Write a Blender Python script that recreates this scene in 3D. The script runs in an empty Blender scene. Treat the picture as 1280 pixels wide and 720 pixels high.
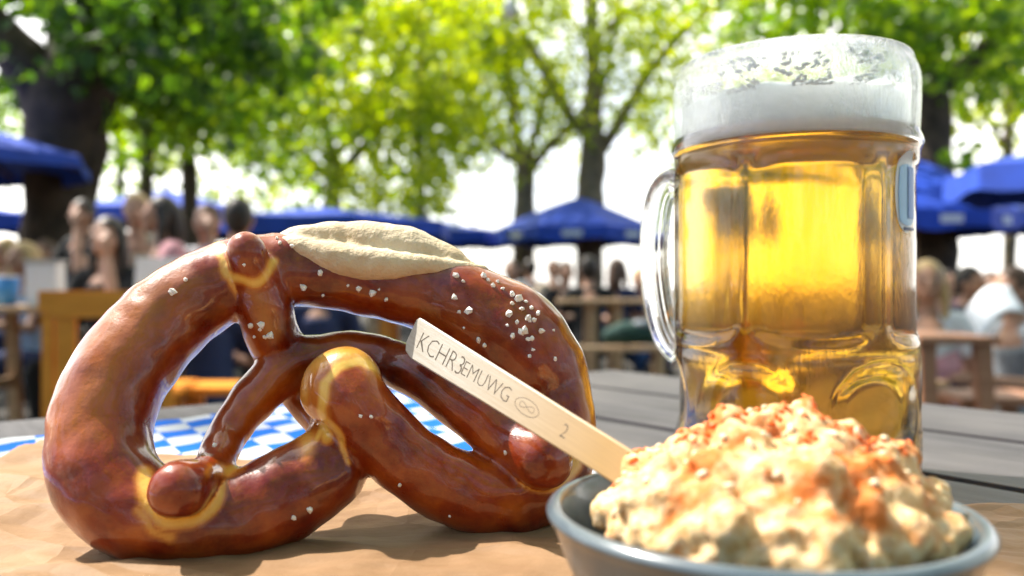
import bpy, bmesh, math, random
import numpy as np
from mathutils import Vector, Matrix, noise
from math import sin, cos, pi, radians, sqrt, exp

random.seed(7)
sc = bpy.context.scene
COL = sc.collection
F = 1050.0            # focal length, in pixels of a 1280 wide picture
TZ = 0.75             # table top
SUN_E, SUN_A = 55.0, -64.0   # where the sun stands, degrees
CH = 0.087            # lens above the table top
CZ = TZ + CH

def P(px, py, Y):     # a point seen at (px, py) standing Y metres away
    return Vector(((px - 640) / F * Y, Y, CZ - (py - 360) / F * Y))

def T(px, py, h=0.0): # a point on the table top (or h above it) seen at (px, py)
    Y = (CH - h) * F / (py - 360)
    return Vector(((px - 640) / F * Y, Y, TZ + h))

# ------------------------------------------------------------------ tagging
def tag(o, label=None, cat=None, group=None, kind=None):
    if label: o['label'] = label
    if cat: o['category'] = cat
    if group: o['group'] = group
    if kind: o['kind'] = kind
    return o

def empty(name, loc, label, cat, group=None, rz=0.0):
    o = bpy.data.objects.new(name, None)
    o.empty_display_size = 0.05
    COL.objects.link(o)
    o.location = loc
    o.rotation_euler = (0, 0, rz)
    return tag(o, label, cat, group)

def link(name, me, mat=None, parent=None, world=False):
    o = bpy.data.objects.new(name, me)
    COL.objects.link(o)
    if mat is not None:
        me.materials.clear()
        me.materials.append(mat)
    if parent is not None:
        o.parent = parent
        if world:   # mesh data are in world space: cancel the parent's offset
            o.matrix_parent_inverse = Matrix.LocRotScale(
                parent_world(parent)[0], parent_world(parent)[1], None).inverted()
    return o

def parent_world(p):
    loc = Vector(p.location); rot = p.rotation_euler.to_quaternion()
    q = p.parent
    return (loc, rot) if q is None else (parent_world(q)[0], parent_world(q)[1])

def smooth(me, on=True):
    me.polygons.foreach_set('use_smooth', [on] * len(me.polygons))
    me.update()

def mesh_of(verts, faces, name='m', sm=True):
    me = bpy.data.meshes.new(name)
    me.from_pydata([tuple(v) for v in verts], [], faces)
    me.validate(); me.update()
    smooth(me, sm)
    return me

class MB:   # collects shapes for ONE mesh
    def __init__(s): s.v = []; s.f = []
    def add(s, vs, fs):
        b = len(s.v); s.v += [Vector(v) for v in vs]; s.f += [[i + b for i in f] for f in fs]
    def box(s, c, d, rz=0.0, M=None):
        x, y, z = d[0] / 2, d[1] / 2, d[2] / 2
        vs = [Vector((sx * x, sy * y, sz * z)) for sz in (-1, 1) for sy in (-1, 1) for sx in (-1, 1)]
        R = M if M is not None else Matrix.Rotation(rz, 3, 'Z')
        s.add([R @ v + Vector(c) for v in vs],
              [(0, 2, 3, 1), (4, 5, 7, 6), (0, 1, 5, 4), (2, 6, 7, 3), (0, 4, 6, 2), (1, 3, 7, 5)])
    def bar(s, a, b, w, h):
        a = Vector(a); b = Vector(b); d = b - a; L = d.length
        q = d.to_track_quat('Z', 'Y').to_matrix()
        s.box((a + b) / 2, (w, h, L), M=q)
    def tube(s, pts, rad, n=16, cap=True, sx=1.0):
        pts = [Vector(p) for p in pts]; m = len(pts)
        prev = None; rows = []
        for i, p in enumerate(pts):
            t = (pts[min(i + 1, m - 1)] - pts[max(i - 1, 0)])
            if t.length < 1e-9: t = Vector((0, 0, 1))
            t.normalize()
            if prev is None:
                a = Vector((0, 1, 0)) if abs(t.y) < .9 else Vector((1, 0, 0))
                u = (a - t * a.dot(t)).normalized()
            else:
                u = (prev - t * prev.dot(t)).normalized()
            prev = u; w = t.cross(u)
            r = rad[i] if isinstance(rad, (list, tuple)) else rad
            rows.append([p + (u * cos(2 * pi * k / n) * sx + w * sin(2 * pi * k / n)) * r for k in range(n)])
        vs = [v for r in rows for v in r]; fs = []
        for i in range(m - 1):
            for k in range(n):
                k2 = (k + 1) % n
                fs.append((i * n + k, i * n + k2, (i + 1) * n + k2, (i + 1) * n + k))
        if cap:
            fs.append(tuple(range(n - 1, -1, -1))); fs.append(tuple((m - 1) * n + k for k in range(n)))
        s.add(vs, fs)
    def ball(s, c, r, n=14, R=None):
        c = Vector(c)
        if not isinstance(r, (list, tuple)): r = (r, r, r)
        vs = [Vector((0, 0, r[2]))]; m = n // 2
        for i in range(1, m):
            a = pi * i / m
            for k in range(n):
                b = 2 * pi * k / n
                vs.append(Vector((r[0] * sin(a) * cos(b), r[1] * sin(a) * sin(b), r[2] * cos(a))))
        vs.append(Vector((0, 0, -r[2])))
        fs = [(0, 1 + k, 1 + (k + 1) % n) for k in range(n)]
        for i in range(m - 2):
            for k in range(n):
                a = 1 + i * n + k; b = 1 + i * n + (k + 1) % n
                fs.append((a, a + n, b + n, b))
        L = len(vs) - 1; o = 1 + (m - 2) * n
        fs += [(L, o + (k + 1) % n, o + k) for k in range(n)]
        if R is not None: vs = [R @ v for v in vs]
        s.add([v + c for v in vs], fs)
    def chain(s, pts, rad, n=14, sub=6):   # round-ended tapered limb
        pp, rr = spline(pts, rad, sub)
        s.tube(pp, rr, n)
        s.ball(pp[0], rr[0] * 0.995, n); s.ball(pp[-1], rr[-1] * 0.995, n)
    def lathe(s, prof, c=(0, 0, 0), n=48):
        c = Vector(c); m = len(prof)
        vs = [Vector((r * cos(2 * pi * k / n), r * sin(2 * pi * k / n), z)) + c for r, z in prof for k in range(n)]
        fs = []
        for i in range(m - 1):
            for k in range(n):
                k2 = (k + 1) % n
                fs.append((i * n + k, i * n + k2, (i + 1) * n + k2, (i + 1) * n + k))
        s.add(vs, fs)
    def mesh(s, sm=True, bevel=0.0, name='m'):
        me = mesh_of(s.v, s.f, name, sm)
        if bevel > 0:
            bm = bmesh.new(); bm.from_mesh(me)
            bmesh.ops.bevel(bm, geom=[e for e in bm.edges], offset=bevel, segments=2, affect='EDGES', clamp_overlap=True)
            bm.to_mesh(me); bm.free()
            smooth(me, False)
        return me

def spline(pts, rad, sub=6):
    pts = [Vector(p) for p in pts]; n = len(pts); P_, R_ = [], []
    if n == 2: 
        return [pts[0].lerp(pts[1], i / sub) for i in range(sub + 1)], [rad[0] + (rad[1] - rad[0]) * i / sub for i in range(sub + 1)]
    for i in range(n - 1):
        p0 = pts[max(i - 1, 0)]; p1 = pts[i]; p2 = pts[i + 1]; p3 = pts[min(i + 2, n - 1)]
        for k in range(sub):
            t = k / sub
            P_.append(0.5 * ((2 * p1) + (p2 - p0) * t + (2 * p0 - 5 * p1 + 4 * p2 - p3) * t * t + (3 * p1 - p0 - 3 * p2 + p3) * t ** 3))
            s = t * t * (3 - 2 * t)
            R_.append(rad[i] * (1 - s) + rad[i + 1] * s)
    P_.append(pts[-1]); R_.append(rad[-1])
    return P_, R_

def remeshed(me, voxel, smooth_iter=4, factor=0.5):
    o = bpy.data.objects.new('tmp', me); COL.objects.link(o)
    m = o.modifiers.new('r', 'REMESH'); m.mode = 'VOXEL'; m.voxel_size = voxel; m.use_smooth_shade = True
    if smooth_iter:
        s = o.modifiers.new('s', 'SMOOTH'); s.iterations = smooth_iter; s.factor = factor
    dg = bpy.context.evaluated_depsgraph_get()
    out = bpy.data.meshes.new_from_object(o.evaluated_get(dg))
    bpy.data.objects.remove(o); bpy.data.meshes.remove(me)
    smooth(out)
    return out

# ---------------------------------------------------------------- materials
class NM:
    def __init__(s, name):
        s.m = bpy.data.materials.new(name); s.m.use_nodes = True
        s.t = s.m.node_tree; s.t.nodes.clear()
        s.out = s.t.nodes.new('ShaderNodeOutputMaterial')
    def n(s, typ, **kw):
        nd = s.t.nodes.new(typ)
        for k, v in kw.items():
            if k == 'inp':
                for a, b in v.items():
                    if isinstance(b, bpy.types.NodeSocket): s.t.links.new(b, nd.inputs[a])
                    else: nd.inputs[a].default_value = b
            else: setattr(nd, k, v)
        return nd
    def l(s, a, b): s.t.links.new(a, b)
    def coord(s, scale=(1, 1, 1), rot=(0, 0, 0)):
        tc = s.n('ShaderNodeTexCoord'); mp = s.n('ShaderNodeMapping')
        mp.inputs['Scale'].default_value = scale; mp.inputs['Rotation'].default_value = rot
        s.l(tc.outputs['Object'], mp.inputs['Vector']); return mp.outputs['Vector']
    def noise(s, vec, scale, detail=4, rough=.55):
        nd = s.n('ShaderNodeTexNoise', inp={'Scale': scale, 'Detail': detail, 'Roughness': rough})
        if vec is not None: s.l(vec, nd.inputs['Vector'])
        return nd.outputs['Fac']
    def ramp(s, fac, stops):
        nd = s.n('ShaderNodeValToRGB'); e = nd.color_ramp.elements
        while len(e) < len(stops): e.new(0.5)
        for i, (p, c) in enumerate(stops):
            e[i].position = p; e[i].color = tuple(c) + (1,) if len(c) == 3 else c
        s.l(fac, nd.inputs['Fac']); return nd.outputs['Color']
    def mix(s, fac, a, b):
        nd = s.n('ShaderNodeMix', data_type='RGBA')
        for i, v in ((0, fac), (6, a), (7, b)):
            if isinstance(v, bpy.types.NodeSocket): s.l(v, nd.inputs[i])
            else: nd.inputs[i].default_value = v if i == 0 else (tuple(v) + (1,))[:4]
        return nd.outputs[2]
    def bump(s, h, strength=.3, dist=.01, normal=None):
        nd = s.n('ShaderNodeBump', inp={'Strength': strength, 'Distance': dist}); s.l(h, nd.inputs['Height'])
        if normal is not None: s.l(normal, nd.inputs['Normal'])
        return nd.outputs['Normal']
    def bsdf(s, **kw):
        nd = s.n('ShaderNodeBsdfPrincipled')
        for k, v in kw.items():
            k = k.replace('_', ' ')
            if isinstance(v, bpy.types.NodeSocket): s.l(v, nd.inputs[k])
            else:
                if isinstance(v, tuple) and len(v) == 3 and k not in ('Subsurface Radius',): v = v + (1,)
                nd.inputs[k].default_value = v
        s.l(nd.outputs[0], s.out.inputs['Surface']); return nd

def simple(name, col, rough=.6, var=.25, scale=30, bump=.1, dist=.003, **kw):
    a = NM(name); v = a.coord()
    f = a.noise(v, scale)
    c = a.ramp(f, [(.3, tuple(x * (1 - var) for x in col)), (.7, tuple(min(1, x * (1 + var)) for x in col))])
    a.bsdf(Base_Color=c, Roughness=rough, Normal=a.bump(f, bump, dist), **kw)
    return a.m

def wood(name, c1, c2, rough=.45, sc_=1.0, axis='x', bump=.15):
    a = NM(name)
    s = (1.2, 14, 14) if axis == 'x' else ((14, 1.2, 14) if axis == 'y' else (14, 14, 1.2))
    v = a.coord(tuple(k * sc_ for k in s))
    f = a.noise(v, 2.5, 8, .65); g = a.noise(v, 9, 3)
    c = a.mix(a.ramp(g, [(.3, (0, 0, 0)), (.75, (.6, .6, .6))]), a.ramp(f, [(.3, c1), (.7, c2)]), tuple(x * .7 for x in c1))
    a.bsdf(Base_Color=c, Roughness=rough, Normal=a.bump(f, bump, .004))
    return a.m

def glassy(name, col=(1, 1, 1), ior=1.48, rough=0.0, wet=0.0, scale=60):
    a = NM(name)
    kw = {}
    if wet:
        v = a.coord((1.0, 1.0, .35)); f = a.noise(v, scale, 5, .7)
        kw['Normal'] = a.bump(f, wet, .002)
    a.bsdf(Base_Color=col, Roughness=rough, IOR=ior, Transmission_Weight=1.0, **kw)
    return a.m

# crust: browned dough, the pale seams come from the colour attribute 'dough'
def mat_crust():
    a = NM('pretzel_crust'); v = a.coord()
    n1 = a.noise(v, 38, 5, .6); n2 = a.noise(v, 420, 4, .6); n3 = a.noise(v, 110, 5, .6)
    base = a.ramp(n1, [(.30, (.065, .0035, .0004)), (.46, (.165, .012, .0008)), (.60, (.29, .036, .0014)), (.76, (.50, .105, .004))])
    base = a.mix(a.ramp(n3, [(.42, (0, 0, 0)), (.74, (.42, .42, .42))]), base, (.50, .13, .008))
    at = a.n('ShaderNodeAttribute', attribute_name='dough')
    brk = a.n('ShaderNodeMath', operation='ADD', inp={0: at.outputs['Fac']})
    w = a.n('ShaderNodeMath', operation='MULTIPLY_ADD', inp={0: n3, 1: .25, 2: -.125}); a.l(w.outputs[0], brk.inputs[1])
    seam = a.ramp(brk.outputs[0], [(.10, (.0, .0, .0)), (.45, (1, 1, 1))])
    dcol = a.ramp(n1, [(.3, (.80, .42, .05)), (.7, (.86, .55, .12))])
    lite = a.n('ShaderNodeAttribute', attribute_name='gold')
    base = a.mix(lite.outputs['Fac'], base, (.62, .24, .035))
    s2 = a.ramp(brk.outputs[0], [(.35, (0, 0, 0)), (.85, (1, 1, 1))])
    c = a.mix(seam, base, a.mix(s2, (.58, .19, .02), dcol))
    h = a.n('ShaderNodeMath', operation='MULTIPLY_ADD', inp={0: n2, 1: .35, 2: n3})
    rg = a.n('ShaderNodeMapRange', inp={'From Min': .3, 'From Max': .7, 'To Min': .25, 'To Max': .42}); a.l(n3, rg.inputs[0])
    cw_ = a.n('ShaderNodeMapRange', inp={'From Min': .36, 'From Max': .58, 'To Min': .65, 'To Max': 1.0}); a.l(n3, cw_.inputs[0])
    nb = a.bump(h.outputs[0], .24, .0018)
    a.bsdf(Base_Color=c, Roughness=rg.outputs[0], Normal=nb, Specular_IOR_Level=.3, Coat_Weight=cw_.outputs[0], Coat_Roughness=.09, Coat_IOR=1.5,
           Subsurface_Weight=.0)
    return a.m

def mat_crumb():
    a = NM('pale_dough'); v = a.coord()
    n1 = a.noise(v, 60, 5); n2 = a.noise(v, 700, 3)
    c = a.ramp(n1, [(.3, (.58, .42, .24)), (.6, (.72, .58, .39))])
    a.bsdf(Base_Color=c, Roughness=.75, Normal=a.bump(n2, .6, .001)); return a.m

def mat_leaf(name, cols, trans=.55):
    a = NM(name)
    g = a.n('ShaderNodeNewGeometry')
    c = a.ramp(g.outputs['Random Per Island'], cols)
    d = a.n('ShaderNodeBsdfPrincipled', inp={'Base Color': c, 'Roughness': .5})
    t = a.n('ShaderNodeBsdfTranslucent')
    hs = a.n('ShaderNodeHueSaturation', inp={'Hue': .47, 'Saturation': 1.1, 'Value': 4.2, 'Color': c})
    a.l(hs.outputs[0], t.inputs['Color'])
    m = a.n('ShaderNodeMixShader', inp={0: trans}); a.l(d.outputs[0], m.inputs[1]); a.l(t.outputs[0], m.inputs[2])
    a.l(m.outputs[0], a.out.inputs['Surface']); return a.m

M = {}
M['crust'] = mat_crust(); M['crumb'] = mat_crumb()
M['salt'] = simple('coarse_salt', (.86, .82, .76), .25, .08, 900, .3, .0005, Subsurface_Weight=.3, Subsurface_Radius=(.002, .002, .002), Subsurface_Scale=.3)
M['glass'] = glassy('mug_glass', (.97, .985, .98), 1.48, 0.0, .10, 45)
M['glass_wet'] = glassy('mug_glass_wet', (.97, .985, .98), 1.48, 0.03, .9, 130)
def _thin():
    t = M['glass_wet'].node_tree; o = [n for n in t.nodes if n.type == 'OUTPUT_MATERIAL'][0]; g = [n for n in t.nodes if n.type == 'BSDF_PRINCIPLED'][0]
    tr = t.nodes.new('ShaderNodeBsdfTransparent'); tr.inputs[0].default_value = (.98, .99, .985, 1); mx = t.nodes.new('ShaderNodeMixShader'); mx.inputs[0].default_value = .5
    t.links.new(g.outputs[0], mx.inputs[1]); t.links.new(tr.outputs[0], mx.inputs[2]); t.links.new(mx.outputs[0], o.inputs['Surface'])
_thin()
M['foam'] = simple('beer_foam', (.84, .86, .87), .9, .04, 240, .5, .0006, Subsurface_Weight=.9, Subsurface_Radius=(.03, .03, .03), Subsurface_Scale=1.0)
M['bark'] = simple('tree_bark', (.20, .15, .10), .9, .5, 5, .9, .04)
M['bark_dark'] = simple('dark_tree_bark', (.075, .05, .032), .9, .5, 4, .9, .04)
M['blue'] = simple('parasol_cloth', (.014, .065, .48), .7, .2, 3, .1, .01)
M['white_cloth'] = simple('white_print', (.7, .74, .82), .7, .05)
M['pole'] = simple('parasol_pole', (.30, .17, .09), .5)
M['metal'] = simple('dark_metal', (.05, .05, .055), .4, .2, 20, .05, .001, Metallic=.6)
M['orange'] = wood('varnished_pine', (.78, .26, .02), (.95, .38, .04), .35)
M['tan'] = wood('pale_table_wood', (.45, .27, .14), (.62, .41, .24), .5)
M['red'] = wood('reddish_bench_wood', (.36, .15, .08), (.50, .24, .13), .5)
M['leafA'] = mat_leaf('leaf_shade_green', [(0, (.012, .038, .006)), (.6, (.03, .085, .010)), (1, (.07, .15, .015))], .48)  # far-left tree: crown shade put into the leaf colour, darker and less translucent
M['leafB'] = mat_leaf('leaf_mid_green', [(0, (.028, .075, .008)), (.5, (.065, .14, .012)), (1, (.13, .21, .02))], .5)
M['leafC'] = mat_leaf('leaf_yellow_green', [(0, (.05, .10, .008)), (.5, (.12, .185, .014)), (1, (.20, .25, .02))], .58)
M['skin'] = simple('skin', (.42, .22, .14), .5, .1, 12, .05, .001)
M['eye'] = simple('eye_dark', (.03, .02, .015), .3, .05)

# ------------------------------------------------------------------- setting
def ground():
    vs, fs = [], []
    rs = [0, 1, 2, 4, 7, 11, 16, 25, 40, 70, 130, 300, 900, 3000]; n = 48
    for r in rs:
        for k in range(n):
            a = 2 * pi * k / n; x, y = r * cos(a), r * sin(a)
            vs.append((x, y, 0.02 * noise.noise(Vector((x * .3, y * .3, 0))) if r < 60 else 0))
    for i in range(len(rs) - 1):
        for k in range(n):
            fs.append((i * n + k, i * n + (k + 1) % n, (i + 1) * n + (k + 1) % n, (i + 1) * n + k))
    a = NM('gravel_ground'); v = a.coord()
    n1 = a.noise(v, 1.1, 5); n2 = a.noise(v, 45, 4, .7)
    c = a.mix(n1, a.ramp(n2, [(.3, (.02, .017, .014)), (.7, (.07, .06, .05))]), (.045, .038, .03))
    a.bsdf(Base_Color=c, Roughness=.95, Normal=a.bump(n2, .8, .02))
    tag(link('ground', mesh_of(vs, fs), a.m), kind='structure')
ground()

# --------------------------------------------------------------- near table
tab_u = Vector((.62, -.785, 0)).normalized()    # along the planks
tab_v = Vector((tab_u.y, -tab_u.x, 0))          # across, towards the viewer's left
if tab_v.y > 0: tab_v = -tab_v
corner = T(765, 462)
a_w = NM('weathered_grey_planks')
vv = a_w.coord((1, 1, 1))
mp = vv.node; mp.inputs['Scale'].default_value = (2.0, 26, 26)
f1 = a_w.noise(vv, 3, 9, .68); f2 = a_w.noise(vv, 14, 4)
f3 = a_w.noise(a_w.coord((1, 1, 1)), 7, 3)
cw = a_w.ramp(f1, [(.28, (.022, .019, .021)), (.5, (.055, .050, .056)), (.72, (.105, .096, .102))])
cw = a_w.mix(a_w.ramp(f3, [(.4, (0, 0, 0)), (.7, (.45, .45, .45))]), cw, (.16, .145, .14))
a_w.bsdf(Base_Color=cw, Roughness=.6, Specular_IOR_Level=.3, Normal=a_w.bump(f1, .4, .002))
M['plank'] = a_w.m
trz = math.atan2(tab_u.y, tab_u.x)
table = empty('wooden_table', corner + tab_u * .6 + tab_v * .5 - Vector((0, 0, TZ)), 'weathered grey plank table carrying the pretzel, the mug and the bowl', 'table', rz=trz)
pw = .118; gap = .005
# local frame: x along planks (from far corner towards right/near), y such that -y is tab_v
sgn = 1 if Vector((-sin(trz), cos(trz), 0)).dot(tab_v) > 0 else -1
for i in range(9):
    mb = MB(); cy = sgn * (pw / 2 + i * (pw + gap) - .5)
    mb.box((.55, cy, TZ - .016), (2.3, pw, .032))
    me = mb.mesh(False, .0025)
    link('plank', me, M['plank'], table)
mb = MB()
for x in (-.45, .55, 1.5): mb.box((x, sgn * .05, TZ - .055), (.07, 1.0, .04))
link('cross_rail', mb.mesh(False), M['plank'], table)
for x in (-.4, 1.5):
    for y in (-.35, .45):
        mb = MB(); mb.box((x, sgn * y, (TZ - .075) / 2), (.07, .07, TZ - .078)); link('leg', mb.mesh(False, .004), M['plank'], table)

# the blue and white diamond cloth
def cloth_runner():
    A = T(500, 494, .0); d = (T(0, 560) - T(500, 494)); d.z = 0; d.normalize()   # edge going to the left
    A = A - d * .05
    e = Vector((.30, -.95, 0)).normalized()      # towards the viewer
    nx, ny = 110, 70; vs = []; fs = []; L, W = .62, .42
    for j in range(ny + 1):
        for i in range(nx + 1):
            p = A + d * (L * i / nx) + e * (W * j / ny)
            h = .0022 + .0016 * (1 + noise.noise(Vector((p.x * 18, p.y * 18, 3)))) + .0012 * noise.noise(Vector((p.x * 55, p.y * 45, 1)))
            vs.append((p.x, p.y, TZ + max(h, .0012)))
    for j in range(ny):
        for i in range(nx):
            a = j * (nx + 1) + i; fs.append((a, a + nx + 1, a + nx + 2, a + 1))
    me = mesh_of(vs, fs)
    a = NM('blue_white_diamonds')
    tc = a.n('ShaderNodeTexCoord'); sx = a.n('ShaderNodeSeparateXYZ'); a.l(tc.outputs['Object'], sx.inputs[0])
    ang = radians(-6)
    def lin(kx, ky):
        m1 = a.n('ShaderNodeMath', operation='MULTIPLY', inp={0: sx.outputs[0], 1: kx})
        m2 = a.n('ShaderNodeMath', operation='MULTIPLY_ADD', inp={0: sx.outputs[1], 1: ky, 2: m1.outputs[0]}); return m2.outputs[0]
    u = lin(42, 26); w = lin(42, -26)
    cb = a.n('ShaderNodeCombineXYZ', inp={0: u, 1: w, 2: .5})
    ck = a.n('ShaderNodeTexChecker', inp={'Scale': 1.0, 'Color1': (.010, .115, .50, 1), 'Color2': (.46, .48, .52, 1)}); a.l(cb.outputs[0], ck.inputs[0])
    nn = a.noise(tc.outputs['Object'], 260, 4)
    a.bsdf(Base_Color=ck.outputs[0], Roughness=.9, Specular_IOR_Level=.08, Normal=a.bump(nn, .3, .001))
    o = link('tablecloth', me, a.m)
    md = o.modifiers.new('s', 'SOLIDIFY'); md.thickness = .0006; md.offset = 1
    tag(o, 'blue and white diamond patterned cloth lying on the grey table', 'tablecloth')
cloth_runner()

def paper():
    c0 = Vector((-.226, .402, 0)); c1 = Vector((.36, .272, 0)); c2 = Vector((.30, .05, 0)); c3 = Vector((-.20, .04, 0))
    nx, ny = 340, 200; vs = []; fs = []
    def crease(x, y):
        h = 0
        for k, (sc0, am) in enumerate(((9, .0040), (19, .0026), (42, .0019), (80, .0009))):
            q = Vector((x * sc0 + k * 7, y * sc0 * 1.4, k * 3.1)); h += am * (1 - 2.2 * abs(noise.noise(q)))
        return h
    for j in range(ny + 1):
        for i in range(nx + 1):
            s, t = i / nx, j / ny
            p = (c0 * (1 - s) + c1 * s) * (1 - t) + (c3 * (1 - s) + c2 * s) * t
            h = .0055 + .62 * crease(p.x, p.y)
            # calmer under the pretzel, the mug and the bowl
            d = min(((p.x + .02) / .11) ** 2 + ((p.y - .28) / .03) ** 2, ((p.x - .0625) / .06) ** 2 + ((p.y - .193) / .06) ** 2)
            h = h * (1 - .55 * exp(-d))
            h += .005 * exp(-((s / .10) ** 2 + (t / .35) ** 2)) + .008 * exp(-(((s - .38) / .06) ** 2 + (t / .22) ** 2))
            if p.x > .06: 
                dm = sqrt((p.x - .128) ** 2 + (p.y - .38) ** 2)
                h *= min(1, max(.5, (dm - .055) / .03))
            vs.append((p.x, p.y, TZ + max(h, .0046)))
    for j in range(ny):
        for i in range(nx):
            a = j * (nx + 1) + i; fs.append((a, a + nx + 1, a + nx + 2, a + 1))
    a = NM('kraft_paper'); v = a.coord((1, 1, 1)); n1 = a.noise(v, 18, 5); n2 = a.noise(v, 500, 3)
    st = a.noise(a.coord((6, 60, 6)), 8, 4)
    wv = a.n('ShaderNodeTexVoronoi', feature='DISTANCE_TO_EDGE', inp={'Scale': 16.0, 'Randomness': 1.0}); a.l(a.coord((1, 1.7, 1), (0, 0, .5)), wv.inputs['Vector'])
    mr = a.n('ShaderNodeMapRange', inp={'From Min': 0.0, 'From Max': .16, 'To Min': 1.0, 'To Max': 0.0}); a.l(wv.outputs['Distance'], mr.inputs[0])
    rdg = a.n('ShaderNodeMath', operation='MULTIPLY', inp={0: mr.outputs[0], 1: n1}).outputs[0]
    c = a.ramp(n1, [(.3, (.215, .118, .056)), (.7, (.30, .178, .092))])
    c = a.mix(a.ramp(st, [(.45, (0, 0, 0)), (.8, (.35, .35, .35))]), c, (.34, .21, .11))
    a.bsdf(Base_Color=c, Roughness=.65, Specular_IOR_Level=.25, Normal=a.bump(n2, .3, .0006, a.bump(rdg, .9, .0035)))
    o = link('kraft_paper', mesh_of(vs, fs), a.m)
    md = o.modifiers.new('s', 'SOLIDIFY'); md.thickness = .0002; md.offset = 1
    tag(o, 'crumpled brown kraft paper sheet under the pretzel and the bowl', 'paper')
paper()

# ------------------------------------------------------------------- pretzel
PY0 = .256; PK = .00011
def PD(x, y, d=0.0): return PY0 + (700 - y) * PK + (x - 250) * .00006 + d
def PP(x, y, d=0.0): return P(x, y, PD(x, y, d))
def strand(lst):   # (x, y, r_px, d)
    pts = [PP(x, y, d) for x, y, r, d in lst]
    rad = [r * PD(x, y, d) / F for x, y, r, d in lst]
    return pts, rad
ST = {
 'left': [(345,338,47,0),(300,345,49,0),(240,374,54,0),(183,425,58,0),(141,485,60,0),(124,545,62,0),(134,600,64,-.001),(177,640,62,-.002),(238,650,55,-.003),(300,644,56,-.003),(358,618,58,-.002),(404,588,53,0),(424,552,42,.003),(424,515,34,.006),(415,490,30,.008)],
 'cap': [(420,486,45,-.008),(430,484,50,-.011),(447,507,44,-.013),(478,545,45,-.008),(520,582,46,-.005),(580,614,47,-.003),(640,626,46,-.002),(682,606,46,0),(700,560,44,.001),(694,510,49,.002),(670,460,63,.002),(632,417,66,.001),(582,385,58,0),(522,364,47,0),(462,352,43,0),(402,342,43,0),(345,337,47,0)],
 'arc': [(222,611,37,-.0215),(230,609,36,-.0205),(262,587,22,-.009),(277,558,25,-.002),(297,525,27,.003),(326,490,29,.006),(360,458,31,.008),(400,446,29,.010),(440,442,29,.011),(482,451,29,.008),(522,468,32,.001),(566,497,33,-.004),(606,527,34,-.008),(642,552,31,-.012),(672,569,36,-.0185),(680,574,36,-.019)],
 'neck': [(307,314,24,-.0185),(311,322,25,-.0175),(322,352,30,-.0085),(331,385,34,-.003),(340,420,33,.004),(360,460,29,.014),(385,498,27,.016),(408,528,26,.012)],
}
pret = empty('pretzel', PP(400, 700), 'large glossy brown salted pretzel standing upright on the brown paper', 'pretzel')
mb = MB()
for k, l in ST.items():
    p, r = strand(l); mb.chain(p, r, 28, 8)
me = remeshed(mb.mesh(), .00115, 5, .5)
def seg_d(px, py, poly):
    best = np.full(px.shape, 1e9)
    for (x0, y0), (x1, y1) in zip(poly[:-1], poly[1:]):
        dx, dy = x1 - x0, y1 - y0; t = np.clip(((px - x0) * dx + (py - y0) * dy) / (dx * dx + dy * dy), 0, 1)
        best = np.minimum(best, np.hypot(px - x0 - t * dx, py - y0 - t * dy))
    return best
n = len(me.vertices); co = np.empty(n * 3); me.vertices.foreach_get('co', co); co = co.reshape(-1, 3)
nr = np.empty(n * 3); me.vertices.foreach_get('normal', nr); nr = nr.reshape(-1, 3)
# organic dents
disp = np.array([.0006 * noise.noise(Vector(c) * 55) + .0005 * noise.noise(Vector(c) * 140) for c in co])
co += nr * disp[:, None]; me.vertices.foreach_set('co', co.ravel()); me.update()
vx = 640 + co[:, 0] / co[:, 1] * F; vy = 360 - (co[:, 2] - CZ) / co[:, 1] * F
front = np.clip((-nr[:, 1] + .25) / .3, 0, 1)
def ringp(cx, cy, r, a0, a1, ky=1.0): return [(cx + r * cos(radians(a0 + (a1 - a0) * i / 14)), cy + r * ky * sin(radians(a0 + (a1 - a0) * i / 14))) for i in range(15)]
SE = [  # (polyline, width px, strength, strands)
 (ringp(224, 610, 46, 205, -20), 13, 1.0, ('left',)), (ringp(224, 610, 40, 200, 0), 7, .9, ('left',)),
 ([(172,640),(190,664),(215,674)], 9, .55, ('left',)), ([(262,585),(285,590),(302,582)], 9, .7, ('left', 'arc')),
 ([(268,296),(276,320),(288,345),(299,364)], 6, .95, ('left', 'cap')), (ringp(309, 320, 34, 200, 10), 7, .9, ('left', 'cap', 'neck')),
 ([(297,350),(301,378),(304,400)], 4, .7, ('left', 'cap')),
 ([(384,560),(378,520),(378,478),(392,452),(424,438),(458,444),(482,466)], 20, .55, ('cap', 'left')),
 ([(408,545),(402,512),(406,478),(420,457),(448,448),(474,458)], 9, 1.0, ('cap', 'left')),
 ([(408,530),(396,548)], 6, .9, ('cap', 'left')), ([(408,525),(424,548),(436,575)], 5, .8, ('cap', 'left')),
 (ringp(682, 572, 37, 150, -25), 9, .95, ('cap',)),
]
SD = {}
for k_, l_ in ST.items():
    p_, r_ = strand(l_); p_, r_ = spline(p_, r_, 8); best = np.full(n, 9.)
    for q_, e_ in zip(p_, r_): best = np.minimum(best, np.linalg.norm(co - np.array(q_), axis=1) - e_)
    SD[k_] = best
near_ = min_ = np.minimum.reduce(list(SD.values()))
OK = {k_: np.clip(1 - (SD[k_] - near_) / .0012, 0, 1) for k_ in SD}
val = np.zeros(n)
wob = np.array([(noise.noise(Vector(c) * 120), noise.noise(Vector(c) * 120 + Vector((9, 3, 1)))) for c in co])
vx = vx + wob[:, 0] * 7; vy = vy + wob[:, 1] * 7
for poly, w, s, al in SE:
    ok_ = np.maximum.reduce([OK[q_] for q_ in al])
    val = np.maximum(val, s * ok_ * np.exp(-(seg_d(vx, vy, poly) / (w * .82)) ** 2))
val *= front
gold = np.clip(1 - seg_d(vx, vy, [(733,470),(737,520),(734,560)]) / 16, 0, 1) * .8
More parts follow.
